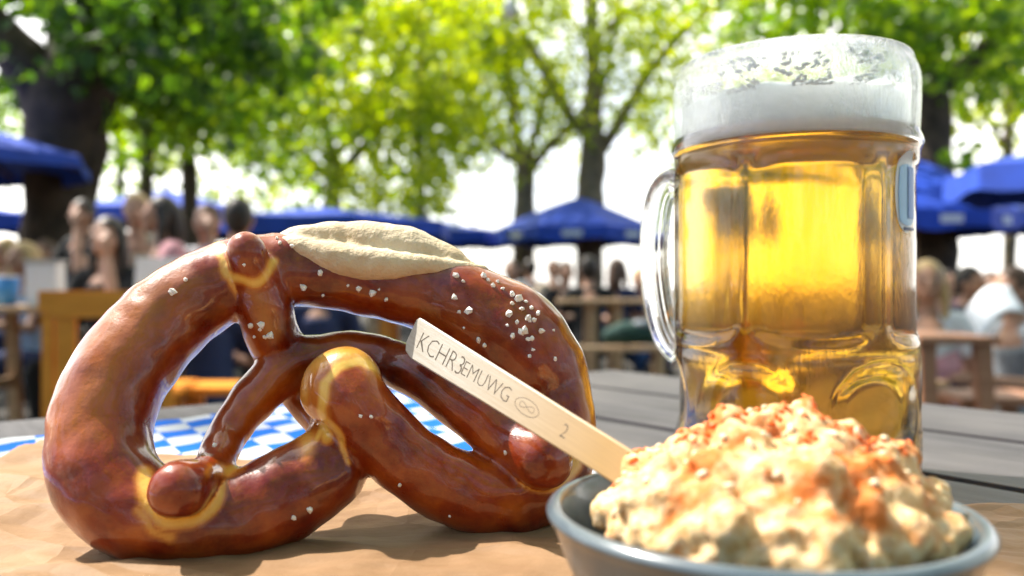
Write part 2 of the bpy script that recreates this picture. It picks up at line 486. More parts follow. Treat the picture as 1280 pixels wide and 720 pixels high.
gold = np.maximum(gold, np.clip(1 - seg_d(vx, vy, [(395,480),(390,520)]) / 30, 0, 1) * .5 * front)
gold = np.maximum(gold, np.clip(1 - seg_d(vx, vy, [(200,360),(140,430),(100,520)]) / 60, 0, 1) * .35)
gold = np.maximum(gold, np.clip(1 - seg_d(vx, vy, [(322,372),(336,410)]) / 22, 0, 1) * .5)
for nm, arr in (('dough', val), ('gold', gold)):
    at = me.attributes.new(nm, 'FLOAT', 'POINT'); at.data.foreach_set('value', arr.astype(np.float32))
pp = link('crust', me, M['crust'], pret, True)
# open belly split: pale crumb bulging out of the crust
mb = MB()
l1 = [(345,303,9,-.004),(380,301,19,-.004),(420,303,26,-.003),(465,309,32,-.003),(510,315,33,-.003),(552,328,25,-.003),(592,342,12,-.004)]
l2 = [(350,303,7,-.0085),(385,312,15,-.0105),(430,324,21,-.012),(475,331,20,-.0135),(520,333,15,-.013),(565,335,10,-.0115),(604,338,6,-.010)]
p, r = strand(l1); mb.chain(p, r, 24, 6)
p, r = strand(l2); mb.chain(p, r, 24, 6)
cm = remeshed(mb.mesh(), .0010, 3, .5)
for v in cm.vertices:
    v.co += v.normal * (.0009 * noise.noise(v.co * 70) + .0004 * noise.noise(v.co * 210) + .00015 * noise.noise(v.co * 500))
link('open_split', cm, M['crumb'], pret, True)
# salt
from mathutils.bvhtree import BVHTree
bv = BVHTree.FromPolygons([Vector(c) for c in co], [tuple(p.vertices) for p in me.polygons])
def crystal(s):
    mb = MB(); bm = bmesh.new(); bmesh.ops.create_icosphere(bm, subdivisions=1, radius=1)
    for v in bm.verts:
        v.co = Vector((v.co.x * random.uniform(.6, 1.35), v.co.y * random.uniform(.6, 1.35), v.co.z * random.uniform(.5, 1.0))) * s
    me = bpy.data.meshes.new('crystal'); bm.to_mesh(me); bm.free(); return me
crys = [crystal(s) for s in (.00105, .0013, .0017, .0008)]
salts = [(360,300),(350,304),(366,308),(374,312),(346,298),(400,341),(379,359),(404,369),(435,357),(448,361),(466,366),(474,362),(483,374),
 (314,407),(327,406),(318,421),(325,412),(331,421),(338,419),(305,331),(388,411),(397,408),(568,372),(574,390),(579,352),
 (640,368),(648,374),(657,377),(664,385),(652,386),(636,392),(634,407),(646,403),(641,420),(651,415),(662,401),(667,400),(672,392),(676,414),(692,413),(660,424),(665,423),(655,414),(666,437),(662,445),(694,449),(660,397),(640,379),(610,350),(616,357),(604,345),(622,352),(628,361),(570,345),(586,388),
 (451,520),(464,521),(367,647),(387,637),(562,645),(500,606),(232,350),(216,365),(450,360),(632,566),(268,557),(700,380),(580,410),(606,432),(598,425)]
for i, (x, y) in enumerate(salts):
    o0 = Vector((0, 0, CZ)); d = (P(x, y, 1.0) - o0).normalized()
    h = bv.ray_cast(o0, d)
    if h[0] is None: continue
    o = bpy.data.objects.new('salt_grain', crys[i % 4]); COL.objects.link(o)
    if not crys[i % 4].materials: crys[i % 4].materials.append(M['salt'])
    o.parent = pret; o.matrix_parent_inverse = Matrix.Translation(pret.location).inverted()
    o.location = h[0] + h[1] * .0001
    o.rotation_euler = (random.uniform(0, 6), random.uniform(0, 6), random.uniform(0, 6))
    s = random.uniform(.75, 1.15) * (1.0 if 560 < x else .85); o.scale = (s, s, s)

# --------------------------------------------------------------------- bowl
BX, BY, BR, BH = .0574, .1968, .0495, .0340
PZ = TZ + .0055
bowl = empty('bowl', (BX, BY, PZ), 'grey blue glazed ceramic bowl filled with pale cheese spread', 'bowl')
BHH = BH - .0055 + .0015
prof = [(0, .001), (.022, .001), (.024, 0), (.026, .0015), (.033, .003), (.0395, .009), (.0442, .017), (.0476, BHH - .004), (BR - .0003, BHH - .0014), (BR - .0004, BHH - .0002), (BR - .0018, BHH + .0009),
        (BR - .0036, BHH + .0002), (.0440, BHH - .004), (.0402, .016), (.035, .009), (.027, .006), (.015, .0045), (0, .0045)]
pp2, _ = spline([(r, 0, z) for r, z in prof], [0] * len(prof), 4)
mb = MB(); mb.lathe([(max(v.x, 0.00001), v.z) for v in pp2], n=96)
a = NM('grey_blue_glaze'); v = a.coord(); n1 = a.noise(v, 60, 5); n2 = a.noise(v, 900, 2)
c = a.ramp(n1, [(.3, (.055, .080, .10)), (.7, (.105, .14, .165))])
c = a.mix(a.ramp(n2, [(.62, (0, 0, 0)), (.7, (.5, .5, .5))]), c, (.04, .05, .06))
a.bsdf(Base_Color=c, Roughness=.28, Normal=a.bump(n1, .1, .001), Coat_Weight=.4, Coat_Roughness=.1)
bo = link('bowl_body', mb.mesh(), a.m, bowl)

# food
def food():
    global BX
    BX0 = BX; BX = BX + .0025
    f = empty('cheese_spread', (BX, BY, PZ + .0045), 'heap of pale lumpy cheese spread with orange paprika in the grey bowl', 'food')
    mb = MB(); rnd = random.Random(11); zr = TZ + BH
    def top(x, y):  # mound height above the table
        u, v = (x - BX), (y - BY); r = sqrt(u * u + v * v) / .0405
        base = max(0, 1 - r ** 2.6)
        h = .0245 * base ** .75
        h += .0035 * exp(-((u - .004) ** 2 + (v - .01) ** 2) / .00018)
        h += .003 * exp(-((u - .026) ** 2 + (v + .01) ** 2) / .0003)
        return zr - .008 + h
    mb.ball((BX - .001, BY, zr - .004), (.0365, .0365, .016), 48)
    for k in range(620):
        a = rnd.uniform(0, 2 * pi); rr = .0375 * sqrt(rnd.random())
        x = BX + rr * cos(a); y = BY + rr * sin(a); z = top(x, y)
        s = rnd.uniform(.0016, .0032) * (1.8 if rnd.random() < .22 else 1)
        el = rnd.uniform(1.0, 2.0)
        R = Matrix.Rotation(rnd.uniform(0, 6.28), 3, 'Z') @ Matrix.Rotation(rnd.uniform(-1.2, 1.2), 3, 'Y')
        mb.ball((x, y, z + rnd.uniform(-.003, .0014)), (s * el, s, s), 8, R)
    me = remeshed(mb.mesh(), .001, 3, .5)
    for v_ in me.vertices: v_.co += v_.normal * (.0008 * noise.noise(v_.co * 260) + .0004 * noise.noise(v_.co * 620))
    a = NM('cheese_spread_mass'); v = a.coord(); n1 = a.noise(v, 75, 4, .6); n2 = a.noise(v, 420, 4, .6); n3 = a.noise(v, 160, 4)
    c = a.ramp(n2, [(.32, (.64, .34, .12)), (.5, (.74, .50, .25)), (.72, (.81, .66, .44))])
    geo = a.n('ShaderNodeNewGeometry'); sp = a.n('ShaderNodeSeparateXYZ', inp={0: geo.outputs['Position']})
    hz = a.n('ShaderNodeMapRange', inp={'From Min': TZ + .030, 'From Max': TZ + .052, 'To Min': -.13, 'To Max': .06}); a.l(sp.outputs[2], hz.inputs[0])
    sm_ = a.n('ShaderNodeMath', operation='ADD', inp={0: n1, 1: hz.outputs[0]})
    sm2 = a.n('ShaderNodeMath', operation='MULTIPLY_ADD', inp={0: n3, 1: .35, 2: sm_.outputs[0]})
    c = a.mix(a.ramp(sm2.outputs[0], [(.65, (0, 0, 0)), (.80, (.9, .9, .9))]), c, (.60, .15, .015))
    a.bsdf(Base_Color=c, Roughness=.75, Specular_IOR_Level=.3, Normal=a.bump(n2, .6, .0015), Subsurface_Weight=.25, Subsurface_Radius=(.004, .0025, .001), Subsurface_Scale=.6)
    link('spread_mass', me, a.m, f, True)
    # shreds and crumbs lying in it
    bvf = BVHTree.FromPolygons([v_.co.copy() for v_ in me.vertices], [tuple(p.vertices) for p in me.polygons])
    def bits(name, cnt, spots, ln, th, mat, seed):
        rr_ = random.Random(seed); mb = MB()
        for k in range(cnt):
            if spots:
                q = rr_.choice(spots); x = BX + q[0] + rr_.gauss(0, q[2]); y = BY + q[1] + rr_.gauss(0, q[2])
            else:
                a_ = rr_.uniform(0, 6.28); r_ = .041 * sqrt(rr_.random()); x = BX + r_ * cos(a_); y = BY + r_ * sin(a_)
            h = bvf.ray_cast(Vector((x, y, 1)), Vector((0, 0, -1)))
            if h[0] is None or (Vector((x - BX, y - BY))).length > .0385: continue
            R = h[1].to_track_quat('Z', 'Y').to_matrix() @ Matrix.Rotation(rr_.uniform(0, 6.28), 3, 'Z') @ Matrix.Rotation(rr_.uniform(-.5, .5), 3, 'Y')
            l_ = ln * rr_.uniform(.5, 1.3); t_ = th * rr_.uniform(.7, 1.3)
            mb.ball(h[0] + h[1] * t_ * .5, (l_, t_, t_ * .8), 8, R)
        o = link(name, mb.mesh(), mat, f, True); tag(o, kind='stuff')
    crm = simple('white_curd', (.74, .60, .40), .4, .12, 300, .3, .0008, Subsurface_Weight=.2, Subsurface_Radius=(.003, .002, .001), Subsurface_Scale=.5)
    orn = simple('paprika_orange', (.75, .17, .025), .45, .35, 300, .3, .0008)
    bits('curd_crumbs', 70, None, .0015, .0009, crm, 3)
    bits('paprika_bits', 240, [(-.030, .012, .005), (-.012, .010, .007), (.006, .0, .006), (.018, -.012, .005), (.032, .006, .006), (-.014, -.002, .006), (.010, .02, .008)], .0013, .0006, orn, 5)
    BX = BX0
food()

# -------------------------------------------------------------------- knife
def knife():
    tip = P(515, 419, .286); end = P(762, 573, .214)
    ax = (end - tip).normalized(); end2 = end + ax * .022
    view = (P(640, 480, 1) - Vector((0, 0, CZ))).normalized()
    up = ax.cross(Vector((0, 1, 0))); up = (up if up.z > 0 else -up); up.normalize()
    nrm = ax.cross(up).normalized()
    if nrm.y > 0: nrm = -nrm
    k = empty('butter_knife', tip, 'pale wooden knife with stamped letters leaning from the cheese bowl onto the pretzel', 'knife')
    L = (end2 - tip).length
    outl = []   # (s along, t up)
    prof_up = [(.0, .0055), (.001, .0062), (.02, .0058), (.05, .0052), (.08, .0046), (L, .0040)]
    prof_dn = [(.0, -.0030), (.0015, -.0052), (.006, -.0064), (.02, -.0060), (.05, -.0052), (.08, -.0046), (L, -.0040)]
    loop = prof_up + prof_dn[::-1]
    vs = []; m = len(loop)
    for q, sh in ((.0010, .0), (.0007, .0004), (-.0007, .0004), (-.0010, 0)):
        for s, t in loop:
            vs.append(tip + ax * s + up * (t + (sh if t > 0 else -sh)) + nrm * q)
    fs = [tuple(range(m))[::-1], tuple(3 * m + i for i in range(m))]
    for r_ in range(3):
        for i in range(m):
            j = (i + 1) % m; fs.append((r_ * m + i, r_ * m + j, (r_ + 1) * m + j, (r_ + 1) * m + i))
    me = mesh_of(vs, fs, sm=False)
    bm = bmesh.new(); bm.from_mesh(me); bmesh.ops.recalc_face_normals(bm, faces=bm.faces); bm.to_mesh(me); bm.free()
    a = NM('pale_knife_wood'); v = a.coord((1, 1, 1)); 
    tc = a.n('ShaderNodeNewGeometry'); vm = a.n('ShaderNodeVectorMath', operation='DOT_PRODUCT'); sub = a.n('ShaderNodeVectorMath', operation='SUBTRACT')
    a.l(tc.outputs['Position'], sub.inputs[0]); sub.inputs[1].default_value = tuple(tip); a.l(sub.outputs[0], vm.inputs[0]); vm.inputs[1].default_value = tuple(ax)
    g = a.n('ShaderNodeMapRange', inp={'From Min': .025, 'From Max': .095}); a.l(vm.outputs['Value'], g.inputs[0])
    vm2 = a.n('ShaderNodeVectorMath', operation='DOT_PRODUCT'); a.l(sub.outputs[0], vm2.inputs[0]); vm2.inputs[1].default_value = tuple(up)
    cbx = a.n('ShaderNodeCombineXYZ', inp={0: vm.outputs['Value'], 1: 0.0, 2: 0.0}); 
    mm = a.n('ShaderNodeMath', operation='MULTIPLY', inp={0: vm2.outputs['Value'], 1: 22}); a.l(mm.outputs[0], cbx.inputs[1])
    gr = a.noise(cbx.outputs[0], 45, 6, .7)
    c = a.mix(g.outputs[0], (.52, .49, .43), (.42, .26, .10))
    c = a.mix(a.ramp(gr, [(.38, (0, 0, 0)), (.7, (.4, .4, .4))]), c, (.30, .20, .10))
    a.bsdf(Base_Color=c, Roughness=.38, Normal=a.bump(gr, .15, .0005))
    link('blade', me, a.m, k, True)
    ink = simple('stamped_ink', (.09, .07, .05), .8, .3, 800)
    def text(body, s, t, size, name='lettering'):
        cu = bpy.data.curves.new('txt', 'FONT'); cu.body = body; cu.size = size; cu.extrude = 0; cu.offset = -size * .018; cu.resolution_u = 2
        cu.align_y = 'CENTER'; cu.space_character = .95
        o = bpy.data.objects.new('t', cu); COL.objects.link(o)
        dg = bpy.context.evaluated_depsgraph_get(); mt = bpy.data.meshes.new_from_object(o.evaluated_get(dg))
        bpy.data.objects.remove(o)
        zz = ax.cross(up) if ax.cross(up).dot(nrm) > 0 else -ax.cross(up)
        R = Matrix((ax, up, zz)).transposed()
        for v_ in mt.vertices: v_.co = R @ v_.co + tip + ax * s + up * t + nrm * .00103
        o2 = link(name, mt, ink, k, True); return o2
    text('KCHR3', .0055, -.0002, .0088)
    text('EMUWG', .0315, -.0001, .0068)
    text('2', .0790, -.0002, .0056)
    mb = MB()   # faint oval stamp
    pts = [tip + ax * (.064 + .0052 * cos(t_)) + up * (.0000 + .0022 * sin(t_)) + nrm * .00098 for t_ in [2 * pi * i / 30 for i in range(31)]]
    mb.tube(pts, .00009, 5)
    pts = [tip + ax * (.064 + .0032 * cos(t_)) + up * (.0001 + .0008 * sin(2 * t_)) + nrm * .00098 for t_ in [2 * pi * i / 30 for i in range(31)]]
    mb.tube(pts, .00008, 5)
    link('stamp', mb.mesh(), ink, k, True)
knife()

# ---------------------------------------------------------------------- mug
MX, MY = .1270, .381
def mug():
    mug = empty('beer_mug', (MX, MY, TZ + .0005), 'tall dimpled glass mug full of golden beer with white foam', 'mug')
    H = .1870; R0 = .0536; N = 240
    phi_cam = math.atan2(-MY, -MX)               # direction from the mug to the lens
    ph0 = phi_cam + radians(10)
    def outer(z, th):
        # base silhouette
        if z < .004: r = .0500 + .0030 * sin(z / .004 * pi / 2)
        elif z < .058: r = .0530 + .0006 * sin((z - .004) / .054 * pi)
        elif z < .146: r = .0526
        elif z < .153: r = .0526 + .0014 * sin((z - .146) / .007 * pi)
        else:
            t = (z - .153) / (H - .153)
            r = .0524 + .0008 * sin(t * pi * .8) - .0042 * max(0, (t - .62) / .38) ** 2.2
        w = 2 * pi / 6; u = ((th - ph0 + w / 2) % w - w / 2) / (w / 2)   # -1..1 inside one panel
        if .058 < z < .147:      # tall round topped panels
            e = min(1, (1 - abs(u)) / .30); zt = .1425 - .006 * abs(u) ** 3; zb = .0625 + .006 * abs(u) ** 3
            ez = min(1, max(0, min(zt - z, z - zb) / .004)); k = max(0, e) * ez; k = k * k * (3 - 2 * k)
            r -= .0017 * k
        if .010 < z < .058:      # lower row of oval dimples, turned by half a panel
            u2 = ((th - ph0) % w - w / 2) / (w / 2)
            q = 1 - (abs(u2) / .86) ** 2 - ((z - .036) / .0205) ** 2
            if q > 0: r -= .0034 * min(1, q * 1.6) ** .8
        return r
    def inner(z): 
        t = z - .152
        return (.0478 if z < .146 else .0478 + .0012 * min(1, max(0, (z - .146) / .008))) - (.0022 * max(0, (z - .172) / .015) ** 2 if z > .172 else 0)
    zs = [0.0, .0012, .0025, .004] + [.004 + i * (.0022) for i in range(1, 82)]
    zs = [z for z in zs if z < H - .003] + [H - .003]
    vs = []; rows = 0
    def row(fr, z):
        nonlocal rows
        for k in range(N):
            th = 2 * pi * k / N; r = fr(th); vs.append((r * cos(th), r * sin(th), z))
        rows += 1
    row(lambda t: .0001, .0022); row(lambda t: .030, .0022); row(lambda t: .044, .0014); row(lambda t: .049, 0.0)
    for z in zs: row(lambda t, z=z: outer(z, t), z)
    ro = outer(H - .003, 0); ri = inner(H - .003)
    for i in range(1, 8):
        a_ = pi * i / 8; c_ = (ro + ri) / 2; h_ = (ro - ri) / 2
        row(lambda t: c_ + h_ * cos(a_), H - .003 + .003 * sin(a_))
    zi = [H - .003 - i * .003 for i in range(0, 56)]
    for z in [z for z in zi if z > .018]: row(lambda t, z=z: inner(z), z)
    for q in range(1, 7):
        a_ = pi / 2 * q / 6; row(lambda t: .0478 - .008 * (1 - cos(a_)), .018 - .008 * sin(a_))
    row(lambda t: .025, .0105); row(lambda t: .0001, .0115)
    fs = []
    for i in range(rows - 1):
        for k in range(N): fs.append((i * N + k, i * N + (k + 1) % N, (i + 1) * N + (k + 1) % N, (i + 1) * N + k))
    me = mesh_of(vs, fs)
    bm = bmesh.new(); bm.from_mesh(me); bmesh.ops.recalc_face_normals(bm, faces=bm.faces); bm.to_mesh(me); bm.free(); smooth(me)
    body = link('glass_body', me, M['glass'], mug)
    # wetness above the ring is a second material slot
    me.materials.append(M['glass_wet'])
    for p_ in me.polygons:
        if p_.center.z > .153: p_.material_index = 1
    # beer
    zt = .1490
    mb = MB(); e = .0003
    prof = [(.0001, .0112), (.025, .0102), (.0396, .0097 + 0.0)] + [(.0478 + e - .008 * (1 - cos(pi / 2 * q / 6)), .018 - .0083 * sin(pi / 2 * q / 6)) for q in range(5, -1, -1)]
    prof += [(inner(z) + e, z) for z in [.018 + (zt - .018) * i / 30 for i in range(1, 31)]] + [(.04, zt), (.0001, zt)]
    mb.lathe(prof, n=128)
    bmh = mb.mesh(); bm = bmesh.new(); bm.from_mesh(bmh); bmesh.ops.recalc_face_normals(bm, faces=bm.faces); bm.to_mesh(bmh); bm.free(); smooth(bmh)
    a = NM('golden_beer')
    g = a.n('ShaderNodeBsdfRefraction', inp={'IOR': 1.34, 'Roughness': 0.0, 'Color': (1, 1, 1, 1)})
    g2 = a.n('ShaderNodeBsdfGlass', inp={'IOR': 1.34, 'Roughness': 0.13, 'Color': (1, 1, 1, 1)})
    a.l(g2.outputs[0], a.out.inputs['Surface'])
    vab = a.n('ShaderNodeVolumeAbsorption', inp={'Color': (1.0, .795, .01, 1), 'Density': 41.0}); a.l(vab.outputs[0], a.out.inputs['Volume'])
    a.t.nodes.remove(g)
    link('beer', bmh, a.m, mug)
    # foam
    mb = MB(); ft = .1672
    prof = [(.0001, zt + .0002), (.046, zt + .0002), (inner(zt) - .0001, zt + .0006)] + [(inner(z) - .0001, z) for z in [zt + .001 + (ft - zt) * i / 12 for i in range(13)]] + [(.046, ft + .003), (.03, ft + .0045), (.0001, ft + .005)]
    mb.lathe(prof, n=96)
    fm = mb.mesh()
    for v_ in fm.vertices:
        if v_.co.z > ft - .004: v_.co.z += .0022 * noise.noise(v_.co * 90) + .0008 * noise.noise(v_.co * 300)
    link('foam', fm, M['foam'], mug)
    # foam lace left on the inside of the rim: small patches of clinging bubbles
    mb = MB(); rr_ = random.Random(5)
    for k in range(2600):
        th = rr_.uniform(0, 2 * pi); z = ft + (H - .006 - ft) * rr_.random() ** 1.6
        if noise.noise(Vector((cos(th) * 7, sin(th) * 7, z * 160))) < .05: continue
        s = rr_.uniform(.0003, .0009); r = inner(z) - s * .45
        R = Matrix.Rotation(th, 3, 'Z')
        mb.ball((r * cos(th), r * sin(th), z), (s * .5, s * rr_.uniform(1, 2.2), s * rr_.uniform(.6, 1.4)), 6, R)
    link('foam_lace', mb.mesh(), simple('lace_bubbles', (.95, .95, .94), .8, .03, 300), mug)
    # handle: ribbed glass, pointing left and a little away from the lens
    ha = radians(180 - 27)
    d = Vector((cos(ha), sin(ha), 0)); sd = Vector((-sin(ha), cos(ha), 0))
    ctr = [(.0512, .1350, .0080), (.0560, .1368, .0078), (.0610, .1310, .0078), (.0638, .1170, .0078), (.0645, .0990, .0078), (.0630, .0830, .0078), (.0600, .0690, .0076), (.0560, .0600, .0076), (.0512, .0560, .008)]
    pts, rad = spline([d * x + Vector((0, 0, z)) for x, z, r in ctr], [r for _, _, r in ctr], 8)
    vs = []; fs = []; K = 60
    for i, p_ in enumerate(pts):
        t_ = (pts[min(i + 1, len(pts) - 1)] - pts[max(i - 1, 0)]).normalized(); nn = t_.cross(sd).normalized()
        for k in range(K):
            b = 2 * pi * k / K
            rr2 = rad[i] * (1 + .07 * cos(9 * b)); vs.append(p_ + sd * cos(b) * rr2 * 1.15 + nn * sin(b) * rr2 * .85)
    m = len(pts)
    for i in range(m - 1):
        for k in range(K): fs.append((i * K + k, i * K + (k + 1) % K, (i + 1) * K + (k + 1) % K, (i + 1) * K + k))
    fs.append(tuple(range(K))); fs.append(tuple((m - 1) * K + k for k in range(K)))
    mh = mesh_of(vs, fs); bm = bmesh.new(); bm.from_mesh(mh); bmesh.ops.recalc_face_normals(bm, faces=bm.faces); bm.to_mesh(mh); bm.free(); smooth(mh)
    link('handle', mh, M['glass'], mug)
    # printed emblem on the right side
    def patch(th0, th1, z0, z1, off, mat, rnd=0.0, name='emblem', parent=mug):
        nx, nz = 14, 14; vs = []; fs = []
        for sgn_ in (0, 1):
            for j in range(nz + 1):
                for i in range(nx + 1):
                    u = i / nx * 2 - 1; w = j / nz * 2 - 1
                    if rnd: 
                        u2 = u * sqrt(max(0, 1 - rnd * w * w / 2)); w2 = w * sqrt(max(0, 1 - rnd * u * u / 2))
                    else: u2, w2 = u, w
                    th = (th0 + th1) / 2 + (th1 - th0) / 2 * u2; z = (z0 + z1) / 2 + (z1 - z0) / 2 * w2
                    r = outer(z, th) + off + .00012 * sgn_; vs.append((r * cos(th), r * sin(th), z))
        A = (nx + 1) * (nz + 1)
        for j in range(nz):
            for i in range(nx):
                q = j * (nx + 1) + i
                fs.append((q, q + 1, q + nx + 2, q + nx + 1)); fs.append((A + q, A + q + nx + 1, A + q + nx + 2, A + q + 1))
        return link(name, mesh_of(vs, fs), mat, parent)
    th = phi_cam + radians(57)
    wht = simple('emblem_white', (.78, .80, .84), .35, .04); blu = simple('emblem_blue', (.06, .22, .62), .35, .1); lbl = simple('emblem_pale_blue', (.35, .58, .85), .35, .1); dk = simple('emblem_navy', (.02, .03, .12), .4, .1)
    em = patch(th - .12, th + .22, .109, .1425, .0002, wht, .9, 'emblem')
    patch(th - .08, th + .20, .1120, .1370, .0005, lbl, .5, 'emblem_shield', em)
    patch(th + .06, th + .18, .1150, .1360, .0008, blu, .0, 'emblem_stripe', em)
    patch(th + .0, th + .20, .1100, .1113, .0005, dk, .0, 'emblem_line', em)
mug()

# ---------------------------------------------------------------- parasols
def parasol(px, Y, rim_y, apex_y, rpx, label, mx=None, emblem=False, phase=.2, val_h=.30):
    c = P(px, 360, Y); R = rpx / F * Y
    zr = CZ + (360 - rim_y) / F * Y; za = CZ + (360 - apex_y) / F * Y
    root = empty('parasol', (c.x, c.y, 0), label, 'parasol', 'blue parasols over the beer garden', rz=phase)
    n = 8; sag = .05 * R
    def pt(k, t): # k sector float, t 0 centre..1 rim
        a = 2 * pi * k / n; f = k - math.floor(k); edge = cos(pi / n) / cos((f - .5) * 2 * pi / n)
        r = R * t * edge; z = za - (za - zr - val_h) * (t ** 1.3) - sag * sin(pi * t) * .3 - (.03 * sin(pi * f) * t)
        return Vector((r * cos(a), r * sin(a), z))
    vs = []; fs = []; S = 48; TT = 8
    for j in range(TT + 1):
        for i in range(S): vs.append(pt(i * n / S, max(.02, j / TT)))
    for j in range(TT):
        for i in range(S):
            fs.append((j * S + i, (j + 1) * S + i, (j + 1) * S + (i + 1) % S, j * S + (i + 1) % S))
    base = TT * S; b2 = len(vs)
    for i in range(S):
        p_ = vs[base + i]; vs.append(p_ + Vector((0, 0, -val_h * (1 + .12 * sin(i * n / S * 2 * pi)))) + Vector((p_.x, p_.y, 0)).normalized() * .01)
    for i in range(S): fs.append((base + i, b2 + i, b2 + (i + 1) % S, base + (i + 1) % S))
    me = mesh_of(vs, fs, sm=False); cn = link('canopy', me, M['blue'], root)
    md = cn.modifiers.new('s', 'SOLIDIFY'); md.thickness = .006
    mb = MB(); mb.tube([(0, 0, 0), (0, 0, za + .02)], [.03, .03], 12); link('pole', mb.mesh(), M['pole'], root)
    mb = MB(); mb.ball((0, 0, za + .06), (.05, .05, .07), 12); link('finial', mb.mesh(), M['pole'], root)
    mb = MB(); mb.tube([(0, 0, .0), (0, 0, .10)], [.26, .24], 20); link('base', mb.mesh(), M['metal'], root)
    for k in range(n):
        a_ = pt(k, .05); b_ = pt(k, .97); mb = MB(); mb.bar(a_ - Vector((0, 0, .04)), b_ - Vector((0, 0, .03)), .02, .025); link('rib', mb.mesh(False), M['pole'], root)
    if emblem:
        for k in range(n):
            a_ = 2 * pi * (k + .5) / n; r = R * cos(pi / n) + .016; w = R * .22
            mb = MB(); M3 = Matrix.Rotation(a_ + pi / 2, 3, 'Z')
            mb.box((r * cos(a_), r * sin(a_), zr + val_h * .42), (w, .006, val_h * .42), M=M3)
            link('valance_print', mb.mesh(False), M['white_cloth'], root)
    return root
parasol(-100, 8.4, 210, 140, 200, 'large blue parasol cut by the left edge of the photo above the thick tree trunk', phase=.0, val_h=.12)
parasol(-62, 16, 286, 250, 98, 'small distant blue parasol at the left edge under the near one', phase=.1)
parasol(208, 17, 283, 238, 112, 'blue parasol behind the group of people on the left', phase=.2)
parasol(405, 17, 299, 259, 165, 'wide blue parasol right behind the pale split of the pretzel', phase=.4)
parasol(535, 21, 306, 274, 92, 'low blue parasol behind the right end of the pretzel split', phase=.15)
parasol(592, 24, 307, 284, 80, 'flat distant blue parasol between the pretzel top and the centre parasol', emblem=True, phase=.3)
parasol(722, 20, 304, 247, 104, 'blue parasol with white printed valance just left of the mug handle', emblem=True, phase=.25)
parasol(1145, 14, 291, 200, 112, 'blue parasol directly behind the right side of the mug', emblem=True, phase=.3)
parasol(1385, 10, 241, 172, 184, 'blue parasol with dark underside cut by the right edge, nearest on that side', phase=.2)
parasol(1305, 16, 288, 248, 96, 'blue parasol low at the right edge below the nearer one', emblem=True, phase=.1)

# ------------------------------------------------------------------- trees
def leaf_mesh(cent, size, seed, hang=.3):
    rng = np.random.default_rng(seed); n = len(cent)
    # leaf outline with five points, gently folded
    out = np.array([(0, -.5, 0), (.34, -.18, .05), (.40, .16, .09), (0, .55, -.03), (-.38, .14, .09), (-.33, -.2, .05)])
    m = len(out)
    q = rng.normal(size=(n, 4)); q /= np.linalg.norm(q, axis=1)[:, None]
    w, x, y, z = q.T
    Rm = np.stack([1 - 2 * (y * y + z * z), 2 * (x * y - z * w), 2 * (x * z + y * w), 2 * (x * y + z * w), 1 - 2 * (x * x + z * z), 2 * (y * z - x * w), 2 * (x * z - y * w), 2 * (y * z + x * w), 1 - 2 * (x * x + y * y)], 1).reshape(n, 3, 3)
    s = size * rng.uniform(.6, 1.25, n)
    V = np.einsum('nij,mj->nmi', Rm, out) * s[:, None, None] + cent[:, None, :]
    V = V.reshape(-1, 3)
    idx = np.arange(n)[:, None] * m
    Fc = np.concatenate([idx + np.array([[0, 1, 2, 3]]), idx + np.array([[0, 3, 4, 5]])], 0)
    me = bpy.data.meshes.new('leaves'); me.vertices.add(len(V)); me.vertices.foreach_set('co', V.astype(np.float32).ravel())
    me.loops.add(Fc.size); me.loops.foreach_set('vertex_index', Fc.astype(np.int32).ravel())
    me.polygons.add(len(Fc)); me.polygons.foreach_set('loop_start', (np.arange(len(Fc)) * 4).astype(np.int32))
    me.polygons.foreach_set('loop_total', np.full(len(Fc), 4, np.int32)); me.update(calc_edges=True); me.validate()
    return me

